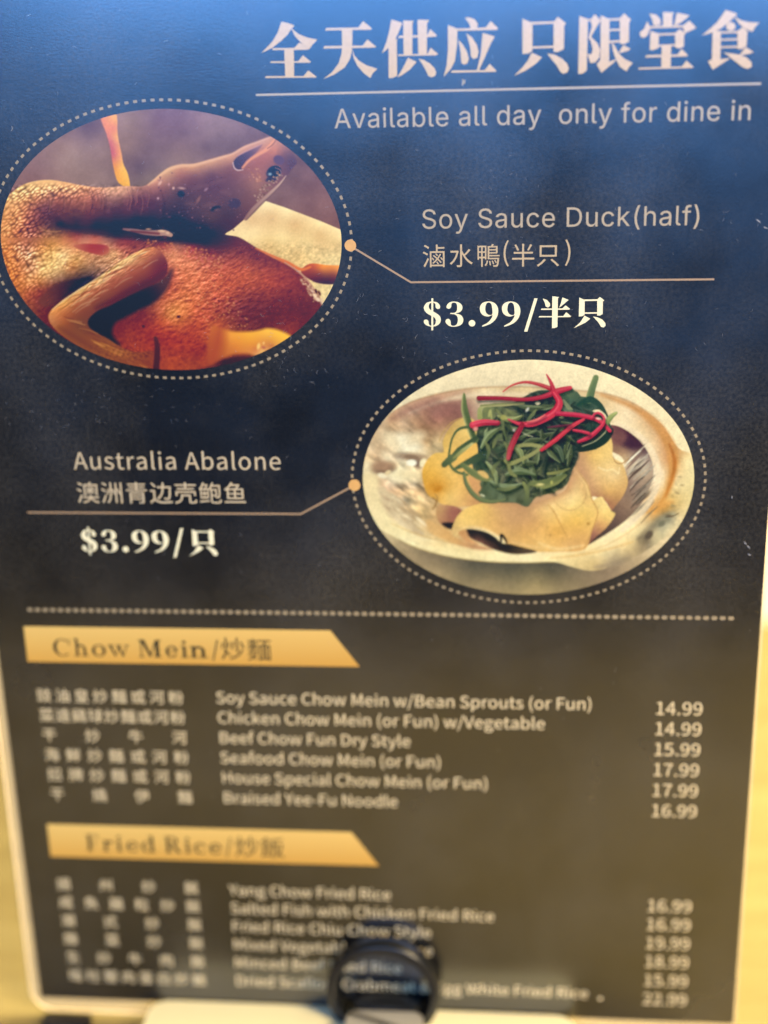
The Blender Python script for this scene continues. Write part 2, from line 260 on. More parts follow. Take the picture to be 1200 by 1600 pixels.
    K.dots([(388+20*u, 262+22*v, .7+w, .6+.7*w, .4, (205-50*w2,150-55*w2,125-45*w2)) for u, v, w, w2 in rr.rand(40,4)], 1.3)
    K.dots([(245+135*u, 270+90*v, .5+w, .5+.7*w, .4, (150-60*w2,110-50*w2,122-40*w2)) for u, v, w, w2 in rr.rand(70,4)], 1.5)
    # torn skin in the gap
    K.stroke([(193,358),(210,360),(225,363),(245,364),(258,364),(267,367)], [3,5,7,9,9,6], (140,104,112), (190,150,136), 2.)
    K.stroke([(205,361),(225,363),(248,365)], [2,4,4], (108,62,76), (130,76,84), 2.)
    K.dots([(253,361,5,1.8,.1,(222,184,156)),(262,364,3,2,.3,(214,180,160)),(232,358,4,1.2,0,(190,150,130)),(258,371,3,2,0,(90,60,76))], 1.6)
    K.dots([(230+120*u, 370+26*u+24*v, .6+1.1*w, .6+.7*w, .3, (225-40*w2,150-40*w2,118-40*w2)) for u, v, w, w2 in rr.rand(90,4)], 2.2)
    K.dots([(262+110*(u+v)/2*1.2, 392+120*v, .5+.9*w, .4+.4*w, .5, (238-30*w2,172-50*w2,130-40*w2)) for u, v, w, w2 in rr.rand(150,4)], 1.5)
    K.dots([(279,495,3.2,2.2,0,(88,44,44)),(224,510,2.4,2.4,0,(90,44,54)),(342,470,1.6,1.6,0,(110,56,60))], 1.6)
    return K

def paint_abalone():
    K = Canvas(562, 556, 1090, 934, 1.0); X, Y = K.X, K.Y; full = (slice(None), slice(None))
    K.put(full, np.ones(X.shape), K.field(full, [(600,640,244,228,180),(700,590,247,230,182),(850,575,248,232,184),(950,600,247,231,182),(1050,660,246,230,180),(1080,740,246,230,178),(580,700,240,220,170),
        (600,835,206,186,140),(640,862,168,148,112),(680,872,138,122,96),(740,885,104,96,80),(800,885,96,90,76),(860,890,100,92,76),(700,900,160,142,106),(760,912,150,134,100),(840,915,164,146,104),(900,905,140,124,96),
        (950,895,150,130,104),(1000,885,196,172,130),(1040,860,232,210,160),(1075,800,240,220,165),(840,928,178,158,112),(680,890,172,152,114)], 12.))
    # shell, from the outer lip inwards
    K.poly([(560,745),(575,690),(605,652),(630,634),(660,622),(700,612),(745,606),(800,604),(850,606),(900,610),(940,614),(975,624),(1005,640),(1035,664),(1060,700),(1090,720),(1090,800),(1060,822),(1030,846),(1000,866),(960,884),(925,892),(895,886),(865,878),(820,879),(760,877),(700,869),(650,855),(606,834),(585,815),(562,780)],
        [(600,680,226,198,152),(620,655,206,168,126),(650,637,206,166,128),(700,622,200,160,124),(700,634,168,118,98),(725,640,148,104,90),(680,652,164,116,96),(660,668,154,120,88),(640,690,240,224,180),(620,692,236,214,170),(598,710,214,188,150),(655,690,190,156,112),
        (680,690,212,182,130),(700,680,200,166,116),(745,612,226,200,152),(760,622,244,226,178),(790,612,216,190,140),(820,610,228,204,150),(880,616,230,206,154),(600,725,186,156,122),(620,740,240,226,180),(655,740,226,200,150),(600,760,202,172,134),(605,780,196,166,128),
        (630,752,206,178,134),(650,764,208,178,134),(640,780,222,198,150),(620,800,206,180,138),(660,800,216,182,122),(640,815,220,192,140),(680,815,222,184,126),(576,750,242,224,170),(582,785,242,224,168),(600,820,246,230,174),(640,841,248,232,176),(700,852,246,226,164),
        (700,836,226,186,120),(760,866,250,234,174),(820,869,253,238,184),(870,868,252,232,168),(1030,740,242,224,182),(1052,720,200,142,82),(1042,690,206,152,96),(1012,660,224,184,130),(980,645,242,220,174),(940,632,226,198,144),(960,640,238,214,164),(1000,680,240,220,172),(1020,700,238,214,168),
        (1022,760,242,216,172),(1000,792,242,216,168),(1060,760,236,214,154),(1072,720,242,224,164),(1076,770,226,206,144),(1046,770,226,196,128),(1040,790,216,164,84),(1022,802,226,172,98),(1045,806,150,140,110),(1032,816,160,154,124),(1010,842,120,106,86),(1000,830,236,216,158),
        (980,850,242,216,152),(940,862,246,226,166),(930,880,214,188,130),(960,880,164,146,116),(1020,842,200,184,140),(1050,830,236,216,162),(1062,810,230,210,156),(900,872,238,214,150),(985,812,246,230,180),(950,838,248,232,178)], 2., e=6.)
    K.stroke([(606,834),(650,855),(700,869),(760,877),(820,879),(865,878)], [1,2,2,2,2,1], (196,170,112), None, 2., .7)
    K.stroke([(585,668),(605,650),(630,634),(660,622),(700,612),(745,606),(800,604),(850,606),(900,610),(940,614),(980,626),(1010,644),(1040,670)], [1,2,2,3,3,3,2,2,2,3,3,3,1], (176,140,100), (190,150,104), 3., .6)
    K.stroke([(640,645),(680,630),(720,620),(760,616),(800,616),(850,618)], [2,5,7,8,8,5], (240,220,176), None, 6., .7)
    # rough outer crust on the right and the coloured bands of the lip
    crust = np.clip((X-1035)/30, 0, 1)*np.clip((Y-690)/40, 0, 1)*np.clip((1066-X)/14,0,1)*np.clip((830-Y)/20,0,1)*(K.C[...,2] < 176)
    K.C *= (1 + crust*fbm(X, Y, 6, 6, 3)*.34)[..., None]
    K.stroke([(940,617),(985,634),(1022,660),(1046,694),(1052,722),(1047,752),(1036,780),(1010,800)], [3,8,13,16,15,12,7,3], (206,152,92), (212,152,78), 7., .9)
    K.stroke([(1046,694),(1054,720),(1050,748),(1040,775)], [2,6,5,2], (170,104,52), (200,132,62), 4., .85)
    K.stroke([(1022,798),(1036,790),(1050,784)], [4,8,4], (220,158,80), (222,170,100), 7., .8)
    K.stroke([(998,842),(1016,826),(1034,812),(1052,804)], [3,9,13,6], (108,94,76), (160,158,128), 8., .7)
    K.stroke([(1040,808),(1052,806),(1060,802)], 1.2, (96,80,60), None, 1.4)
    K.stroke([(860,872),(900,868),(950,858),(990,846)], [1,3,3,1], (226,180,104), None, 4., .6)
    K.stroke([(930,886),(965,880),(985,868)], [2,8,2], (158,140,112), None, 6., .7)
    K.stroke([(905,866),(950,850),(990,826),(1020,798),(1038,760),(1040,724)], [1,2,2,2,2,1], (222,188,128), (224,180,120), 3., .6)
    K.stroke([(612,655),(640,640),(672,634),(705,636),(730,644)], [4,14,20,18,8], (150,106,90), None, 12., .55)
    K.dots([(1046,806,5,2,.2,(120,104,80)),(1034,818,6,4,-.6,(128,122,98)),(1014,836,5,8,.7,(104,90,74)),(1058,770,3,1.4,.5,(170,150,104)),(1062,745,2,1,0,(176,156,110)),(1066,758,2,1,0,(170,150,104)),(1052,790,3,1.4,.2,(168,150,106))], 3.)
    # mother of pearl: streaks and bright flecks
    na = np.exp(-(((X-640)/70)**2 + ((Y-740)/85)**2)); u = (X*.80+Y*.60); v = (-X*.60+Y*.80)
    K.C *= (1 + na*(vnoise(u/20, v/6, 3)*.55 + vnoise(u/8, v/3.5, 5)*.34 + vnoise(X/16, Y/12, 9)*.3))[..., None]*(1+na[..., None]*vnoise(X/18, Y/14, 17)[..., None]*np.array([.10,.0,-.14]))
    K.dots([(636,694,26,13,.4,(248,238,198)),(612,690,16,9,.9,(240,222,176)),(650,684,14,8,-.4,(236,216,170)),(604,714,9,6,.8,(244,226,180)),(622,742,17,10,.2,(246,236,190)),(640,742,22,8,.1,(244,226,174)),(574,728,8,8,0,(246,228,178))], 12.)
    K.dots([(600,734,15,6,-.2,(118,92,70)),(598,729,17,8,0,(170,136,104)),(643,714,22,6,.1,(150,124,96)),(653,724,6,7,-.3,(132,108,88))], 7.)
    K.dots([(643,723,8,5,0,(255,252,220)),(661,723,5,7,.5,(246,232,180)),(597,743,7,4,.3,(250,238,195)),(606,738,5,3,-.5,(236,214,160))], 2.5)
    rr = np.random.RandomState(8)
    K.dots([(600+65*a-6*b, 762+50*a+30*b, 4+8*w, 1.2+1.6*w, .65, (250-70*q,232-78*q,184-70*q)) for a, b, w, q in rr.rand(60,4)], 3.)
    K.poly([(566,745),(588,742),(592,770),(600,795),(616,815),(650,836),(690,846),(640,842),(600,828),(576,800)], [(576,760,242,222,166),(590,800,244,226,170),(620,822,246,230,172),(650,838,248,232,176)], 8.)
    K.stroke([(612,818),(650,834),(690,845),(740,853)], [1,2,2,1], (206,170,104), None, 3., .6)
    # dark back of the shell on the right, with its pale grain
    K.poly([(948,668),(966,666),(992,682),(1012,706),(1021,735),(1014,765),(996,795),(966,822),(918,852),(912,852),(930,820),(955,796),(970,770),(975,720),(950,700)], [(966,678,122,82,76),(985,694,92,62,66),(1002,706,112,86,80),(975,712,190,158,116),(1000,722,224,210,178),(990,732,216,200,166),
        (1006,742,190,166,134),(985,752,148,124,106),(996,770,160,136,112),(976,790,150,122,98),(960,806,118,94,80),(938,832,92,74,66),(920,850,90,70,60)], 2.2, e=5.)
    for i in range(30):
        o = i*3.4; x0, y0 = 972+rr.rand()*12+o*.18, 708+o+rr.rand()*3; L = 20+18*rr.rand(); c = max(.45, 1.04-.022*i)*(.85+.25*rr.rand())
        K.stroke([(x0,y0+10),(x0+L*.5,y0-5+rr.rand()*3),(x0+L,y0-L*.6)], [1.2,2.4+2.6*rr.rand(),1.2], tuple(min(252, c*q) for q in (244,232,198)) if i % 2 else tuple(c*q for q in (128,102,88)), None, 2., .85 if i < 16 else .55)
    K.dots([(986,692,15,8,.2,(86,58,64)),(968,684,10,10,0,(126,86,78))], 8.)
    K.stroke([(962,660),(992,675),(1017,702),(1029,735),(1023,767),(1004,799),(972,828)], [2,7,9,10,10,8], (242,222,180), None, 4., .85)
    # slices of flesh, back to front
    K.poly([(693,706),(692,690),(700,672),(714,657),(736,653),(756,680),(790,740),(800,795),(760,800),(738,792),(714,792),(698,792),(682,782),(668,772),(661,752),(660,735),(668,718),(680,708)], [(675,745,232,176,72),(680,758,224,160,62),(690,762,222,160,64),(700,740,240,196,102),
        (730,760,240,190,106),(740,780,218,164,102),(700,776,240,200,112),(720,670,234,200,112),(714,668,206,170,96),(690,704,238,196,98),(676,722,238,190,90),(710,715,236,186,96),(760,780,200,148,98),(735,700,238,196,104)], 2.2, e=5.)
    K.dots([(680,762,9,6,.3,(224,158,58)),(684,764,6,3.5,-.5,(206,138,48))], 5.)
    K.stroke([(686,690),(692,676),(706,660),(722,652)], [1,1.6,1.6,1], (196,160,90), None, 2., .8)
    K.stroke([(676,778),(682,782),(680,790),(676,795)], [2,3,3,2], (146,112,66), None, 3., .8)
    K.stroke([(680,772),(684,778),(683,784)], [1,2,1], (150,116,70), None, 2., .7)
    K.poly([(684,790),(700,789),(716,793),(724,802),(718,818),(706,824),(690,820),(682,806)], [(690,796,200,156,104),(702,800,168,114,92),(714,804,158,102,86),(700,814,176,122,92)], 2.5, e=4.)
    K.poly([(690,818),(700,816),(714,818),(716,826),(700,826)], [(62,52,52)], 3.5)
    K.poly([(668,812),(690,822),(706,834),(730,846),(770,858),(740,858),(700,846),(670,830)], [(680,822,226,180,112),(710,840,222,170,102),(740,852,190,134,92)], 5., op=.8)
    K.poly([(896,724),(903,706),(916,694),(950,682),(957,694),(958,714),(972,724),(979,742),(981,756),(974,774),(962,790),(955,797),(946,784),(930,776),(915,772)], [(930,714,236,196,112),(948,698,242,206,122),(912,706,214,166,100),(930,740,230,190,126),(962,740,236,206,144),(950,768,226,178,104),
        (945,784,168,118,90),(968,762,222,178,108),(915,735,206,160,112),(975,735,226,186,116),(905,718,190,150,110)], 2., e=5.)
    K.stroke([(935,730),(948,735),(958,733),(966,740),(968,730)], [1,2.4,1.4,2.4,1], (250,228,165), None, 2.)
    K.stroke([(958,714),(962,722),(972,724),(982,716)], [1,2,2,1], (190,150,96), None, 2.)
    K.poly([(920,790),(938,776),(946,784),(955,798),(961,804),(948,824),(932,838),(914,854),(920,820)], [(940,790,246,216,136),(950,806,242,208,120),(930,800,238,200,116),(940,820,222,168,104),(926,834,160,112,92),(918,850,120,82,72)], 1.8, e=4.)
    K.poly([(706,834),(708,820),(715,806),(727,795),(745,788),(770,783),(800,786),(830,786),(862,776),(884,764),(890,740),(896,724),(906,738),(919,756),(925,778),(932,795),(936,806),(926,826),(914,858),(876,862),(836,862),(806,856),(792,850),(786,842),(778,836),(764,828),(748,824),(732,824),(720,834),(712,840)],
        [(720,808,242,204,116),(750,794,240,198,108),(790,798,212,168,112),(816,796,204,160,112),(840,800,226,182,116),(864,790,246,210,136),(770,818,230,182,108),(800,815,210,164,108),(820,836,226,176,102),(850,852,242,198,118),(868,830,234,180,92),(900,812,240,194,98),(912,838,226,176,102),(892,748,226,182,128),
         (880,764,210,160,108),(892,782,248,220,146),(907,758,240,206,138),(888,758,212,164,110),(908,790,246,212,126),(740,818,242,202,116),(712,832,222,186,120),(890,850,228,180,110),(836,815,222,172,106),(870,812,240,196,110),(920,806,240,200,110)], 2., e=5.)
    K.stroke([(856,788),(866,800),(874,816),(886,838)], [1,2,2.4,1], (206,156,86), None, 2.5, .8)
    K.stroke([(858,786),(868,798),(877,815)], [1,1.5,1], (250,218,140), None, 2., .7)
    K.stroke([(776,792),(806,800),(832,806)], [6,22,8], (206,160,108), None, 20., .6)
    K.stroke([(842,848),(872,858),(912,852)], [2,5,2], (250,220,150), None, 4., .7)
    K.stroke([(800,846),(830,854),(850,856)], [1,4,1], (246,210,140), None, 4., .6)
    K.stroke([(900,745),(912,765),(918,785)], [6,12,6], (206,158,98), None, 12., .5)
    th = np.linspace(0, 2*np.pi, 25); K.stroke([(890+26*np.cos(q), 770+27*np.sin(q)) for q in th], 1.4, (206,166,104), None, 1.8, .75)
    K.stroke([(897,726),(906,740),(918,757),(925,780),(934,800),(926,826),(914,856)], [1,1.6,1.6,1.6,1.6,1.6,1], (192,142,82), None, 2., .8)
    K.poly([(728,828),(740,827),(758,831),(772,838),(784,848),(796,850),(812,854),(838,862),(806,866),(776,860),(750,848),(734,840)], [(735,832,62,54,52),(760,840,60,52,50),(790,855,58,50,46),(820,861,96,78,62),(750,850,150,100,80)], 2.4, e=4.)
    K.stroke([(783,846),(783,836),(788,840),(792,848)], [3,4,4,2], (60,52,46), None, 2.)
    K.stroke([(712,836),(722,826),(740,822),(760,827),(776,837)], [2,3,2,2,1], (246,214,140), None, 2., .8)
    K.poly([(716,832),(728,828),(734,840),(748,850),(728,846)], [(206,146,92)], 4., op=.8)
    K.dots([(919,818,2,1.6,0,(180,130,60)),(860,836,1.5,1.5,0,(190,140,80))], 2.)
    K.C *= (1 + fbm(X, Y, 9, 2, 3)*.06 + vnoise(X/2.2, Y/2.2, 4)*.05)[..., None]
    fm = np.clip((K.C[...,0]-K.C[...,2]-70)/30, 0, 1)*np.clip((X-655)/12,0,1)*np.clip((985-X)/10,0,1)*np.clip((Y-655)/10,0,1); L_ = K.C.mean(2)[..., None]
    K.C += fm[..., None]*.10*(L_*np.array([1.12,.99,.76])-K.C)
    K.poly([(750,776),(800,792),(840,790),(880,770),(905,735),(900,700),(760,700)], [(780,790,196,150,100),(830,790,190,146,104),(880,765,196,150,106),(900,730,206,160,112)], 14., op=.8)
    # greens
    G = [(760,640,116,126,84),(780,640,88,98,74),(800,650,104,110,78),(830,640,48,54,52),(850,635,44,50,50),(750,690,48,58,54),(770,690,76,90,68),(790,680,102,112,80),(760,720,58,72,62),(780,730,72,86,68),(800,700,54,64,58),(830,690,58,60,60),(850,700,58,62,60),(830,720,88,92,70),(860,720,54,58,54),
         (880,730,68,74,64),(820,750,82,92,74),(850,750,94,104,74),(780,755,78,92,74),(770,770,84,98,78),(810,770,88,98,78),(830,780,84,94,74),(900,640,58,74,66),(920,645,62,78,68),(890,660,48,58,56),(900,690,48,56,54),(930,690,46,56,52),(870,620,78,98,74),(740,760,90,104,80)]
    MASS = [(745,700),(744,680),(752,652),(756,636),(775,630),(800,630),(822,618),(842,610),(870,610),(892,606),(904,618),(922,622),(937,636),(948,654),(956,670),(950,688),(930,700),(906,704),(903,716),(894,736),(886,756),(868,768),(848,774),(836,778),(824,792),(806,786),(780,785),(756,780),(746,764),(752,750),(742,738),(738,722)]
    K.poly(MASS, G, 1.8, e=6.)
    gm = np.clip(1-np.abs(K.C[...,0]-70)/60, 0, 1)*(Y > 600)*(Y < 795)*(X > 735)*(X < 960)
    K.C *= (1 + gm*(vnoise((X+Y*.3)/6, (Y-X*.2)/9, 1)*.5))[..., None]
    keep = K.C.copy(); K.C[:] = 0; K.poly(MASS, [(1,1,1)], 7.); mk = K.C[..., :1].copy(); K.C[:] = keep
    for i in range(170):
        q, w = rr.rand()*6.28, rr.rand()**.5; x, y = 846+92*w*np.cos(q)-10*np.sin(q)*w, 694+78*w*np.sin(q)
        g = rr.rand(); lt = min(1., max(0., (830-x)/120+.25+(y-690)/160)); c = (46+16*g+lt*(10+62*g*g), 52+14*g+lt*(8+58*g*g), 48+8*g+lt*(6+34*g*g))
        L, t = 12+22*rr.rand(), -.9+2.6*rr.rand(); dx, dy = L*np.cos(t), L*np.sin(t); b_ = (rr.rand()-.5)*9
        K.stroke([(x-dx/2,y-dy/2),(x-dy/L*b_,y+dx/L*b_),(x+dx/2,y+dy/2)], [1.5,4+6*rr.rand(),1.5], c, tuple(k*.85 for k in c), 2.2, .75, light=(1 if rr.rand() > .5 else -1, tuple(k*1.45+6 for k in c)))
    K.C[:] = keep*(1-mk)+K.C*mk
    D, M, Lg = (58,72,60), (88,104,72), (160,164,108)
    K.stroke([(725,616),(726,640),(733,664),(742,690)], [4,11,11,9], (98,114,72), (66,82,58), 1.5, light=(-1,(184,184,124)))
    K.stroke([(754,670),(736,667),(718,670),(708,682),(703,700),(702,722),(712,736),(730,742)], [6,5,4,3,3,4,4,4], (74,90,64), (92,108,74))
    K.stroke([(704,720),(718,706),(734,694),(744,686)], [8,14,13,8], (84,100,70), (66,80,60), light=(-1,(110,124,84)))
    K.stroke([(708,716),(724,704),(738,694)], [3,7,5], (120,128,82), (196,194,128), 2.)
    K.stroke([(694,726),(700,720),(706,712)], [9,10,5], (74,90,66), (92,106,76))
    K.poly([(714,716),(730,702),(744,692),(746,712),(734,718),(720,724)], [(238,192,100)], 1.5)
    K.stroke([(708,734),(726,725),(744,716),(760,708)], [3,9,12,10], (86,102,72), (58,72,60))
    K.stroke([(722,726),(738,738),(752,746),(768,750)], [6,11,10,5], (94,110,76), (120,128,84), light=(1,(130,140,92)))
    K.poly([(746,736),(756,736),(764,744),(760,748),(750,742)], [(222,186,112)], 2.)
    K.stroke([(725,738),(728,754),(738,770),(752,781),(772,784),(790,780)], [4,6,8,7,5,2], (104,118,84), (110,122,86), light=(-1,(70,84,66)))
    K.poly([(732,744),(744,750),(752,762),(744,770),(736,760)], [(216,164,106)], 2.5)
    K.stroke([(752,773),(756,775)], 3, (190,196,158))
    K.stroke([(750,652),(750,640),(756,634)], [8,7,3], (140,148,92), (170,172,116))
    K.stroke([(752,634),(785,632),(818,630)], [4,5,4], (128,132,86), (180,172,112), light=(-1,(206,192,128)))
    K.stroke([(764,650),(766,642),(768,654)], [3,4,2], (166,168,104), None)
    lr = np.random.RandomState(33)
    for k in range(44):
        q, w = lr.rand()*6.28, lr.rand()**.6; x, y = 835+76*w*np.cos(q), 702+70*w*np.sin(q); t = lr.rand()*3.1-1.2; L = 18+26*lr.rand(); bw = 5+6*lr.rand(); dx, dy = L/2*np.cos(t), L/2*np.sin(t); bn = (lr.rand()-.5)*14
        if not (745 < x < 940 and 630 < y < 786) or (x > 895 and y > 690): continue
        g = .55+.75*lr.rand()*(1.15 if x < 840 else .75); cc = (74*g+14, 90*g+10, 62*g+12); P3 = [(x-dx,y-dy),(x-dy/L*bn,y+dx/L*bn),(x+dx,y+dy)]
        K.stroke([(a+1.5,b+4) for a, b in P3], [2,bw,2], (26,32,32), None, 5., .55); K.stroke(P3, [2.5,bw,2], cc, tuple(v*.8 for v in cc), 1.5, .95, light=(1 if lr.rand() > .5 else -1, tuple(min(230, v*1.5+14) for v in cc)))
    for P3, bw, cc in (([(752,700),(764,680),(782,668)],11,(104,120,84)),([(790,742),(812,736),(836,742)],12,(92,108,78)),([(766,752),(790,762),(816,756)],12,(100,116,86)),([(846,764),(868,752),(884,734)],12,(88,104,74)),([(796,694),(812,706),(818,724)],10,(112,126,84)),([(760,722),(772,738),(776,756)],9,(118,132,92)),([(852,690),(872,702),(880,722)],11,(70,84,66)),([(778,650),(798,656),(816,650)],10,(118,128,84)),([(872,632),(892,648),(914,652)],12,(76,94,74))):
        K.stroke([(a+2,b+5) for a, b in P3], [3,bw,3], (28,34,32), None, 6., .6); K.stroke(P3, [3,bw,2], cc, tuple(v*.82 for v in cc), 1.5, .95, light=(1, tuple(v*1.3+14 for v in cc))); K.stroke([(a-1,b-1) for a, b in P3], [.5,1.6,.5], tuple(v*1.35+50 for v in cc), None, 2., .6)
    for s in ([(776,640),(784,652),(786,668),(792,690)],[(792,640),(802,646),(812,648)],[(758,690),(764,704),(760,718)],[(770,700),(774,688),(780,680)],[(788,690),(794,704),(790,720)],[(770,744),(772,730),(782,720)],[(838,640),(830,650),(822,660)],[(806,760),(790,764),(772,764)],[(838,752),(828,756),(822,770)]):
        K.stroke(s, [1.5,6,5,1.5], (126,134,88), (84,98,72), 2., .85)
    K.stroke([(806,697),(828,695),(846,698)], [5,6,6], (140,142,92), (160,158,100))
    K.stroke([(846,699),(832,709),(814,718),(798,724),(790,720)], [6,6,6,7,5], (154,152,98), (138,144,92))
    K.stroke([(794,724),(798,738),(806,744)], [5,6,4], (118,126,84), None)
    K.stroke([(856,740),(872,738),(890,732)], [4,5,2], (140,142,88), (110,116,76))
    K.stroke([(830,756),(850,756),(870,750),(884,742)], [4,14,12,4], (104,116,78), (92,104,72), light=(-1,(140,146,90)))
    K.stroke([(818,754),(824,770),(820,788)], [4,7,5], (128,138,88), (80,92,72))
    K.stroke([(921,624),(925,608),(931,590)], [13,11,9], (84,104,76), (104,124,86), light=(1,(128,144,98)))
    K.stroke([(884,612),(898,618),(908,630)], [6,14,8], (96,114,84), (62,80,68))
    K.stroke([(880,626),(888,636),(894,640)], [5,7,2], (120,132,100), None)
    K.stroke([(904,632),(922,624),(938,634),(950,654)], [6,10,8,4], (50,70,60), (58,74,62))
    K.poly([(926,642),(936,640),(946,648),(948,656),(938,648)], [(244,226,176)], 1.6)
    K.stroke([(946,664),(954,652),(963,645)], [8,8,4], (120,138,86), (172,182,118), light=(-1,(92,114,70)))
    K.stroke([(906,702),(928,696),(946,686),(955,672)], [9,13,11,7], (40,54,50), (46,60,54))
    K.stroke([(910,697),(930,689),(944,677),(948,670)], 1.4, (188,184,140))
    K.dots([(877,652,4,1.6,0,(216,210,140)),(849,657,2,1.6,0,(236,214,190)),(840,630,4,2.6,0,(236,222,176)),(803,672,2,1.6,0,(210,190,180)),(824,640,2,4,.6,(190,196,180)),(787,652,5,4,0,(168,164,92)),(844,757,6,2,0,(214,204,130)),(862,754,2,3,0,(170,174,100))], 1.6)
    K.stroke([(814,674),(822,679),(832,682)], 1.4, (180,184,150))
    # chilli strips, each with its small shadow
    def chilli(pts, w, c0, c1=None, soft=1.3, op=1., light=None):
        w = [q*.90 for q in w] if np.ndim(w) else w*.9
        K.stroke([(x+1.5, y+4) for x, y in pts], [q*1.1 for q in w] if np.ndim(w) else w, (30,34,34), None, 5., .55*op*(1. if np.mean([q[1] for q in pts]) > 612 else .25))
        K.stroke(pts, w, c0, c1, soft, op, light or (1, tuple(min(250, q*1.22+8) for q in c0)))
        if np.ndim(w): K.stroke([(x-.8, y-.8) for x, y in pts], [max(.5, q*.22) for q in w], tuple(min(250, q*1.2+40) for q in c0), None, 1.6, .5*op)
    R0, R1, R2 = (164,50,54), (138,42,50), (194,88,80)
    chilli([(786,612),(800,602),(820,597),(840,600),(860,607)], [2,3,5,6,8], (206,92,80), R0, light=(1,R2))
    chilli([(854,585),(861,598),(866,612)], [2,6,9], (176,66,68), R0)
    chilli([(748,622),(780,622),(820,624),(848,620),(872,611),(891,606)], [8,7,7,8,11,7], R1, (206,74,80), light=(-1,(150,40,54)))
    chilli([(866,614),(874,628),(868,642),(850,654),(830,662),(812,662),(794,655)], [9,12,14,13,11,7,2], (200,66,74), (208,72,82), light=(-1,(178,48,62)))
    chilli([(852,648),(838,656),(824,659)], [1,2.4,1], (238,132,112), None, 1.6)
    chilli([(739,664),(756,660),(778,661)], [12,11,8], (206,70,80), (150,52,62))
    K.dots([(743,670,4,3,-.3,(226,150,134))], 2.)
    chilli([(816,664),(806,682),(798,700),(794,716)], [8,10,10,7], R1, (190,92,86))
    chilli([(870,646),(900,648),(922,652),(938,658),(953,673)], [8,8,8,8,6], (178,54,70), (198,62,74), light=(1,(206,86,96)))
    chilli([(926,652),(930,646),(938,646),(944,654),(942,664)], [3,4,4,4,4], (196,66,78))
    chilli([(846,703),(868,687),(892,667),(912,655)], [6,8,8,5], (196,66,70), (204,74,80), light=(1,(170,46,58)))
    chilli([(904,690),(922,682),(938,668),(944,660)], [5,8,7,4], (184,60,72), (200,66,78))
    chilli([(896,672),(908,674),(920,677)], [4,5,5], (190,62,74), None)
    chilli([(856,668),(872,666),(892,664)], [2,4,3], (120,46,60), None, 2., .7)
    K.dots([(935,654,4,1.6,.2,(240,206,180)),(905,668,2,3,0,(70,66,66))], 1.6)
    gr = np.clip((K.C[...,1]-K.C[...,0]+2)/10, 0, 1)*(X > 685)*(X < 970)*(Y > 580)*(Y < 800); K.C += gr[..., None]*np.array([15,9,1.])
    K.C *= (1 + vnoise(X/1.8, Y/1.8, 14)*.07)[..., None]
    return K
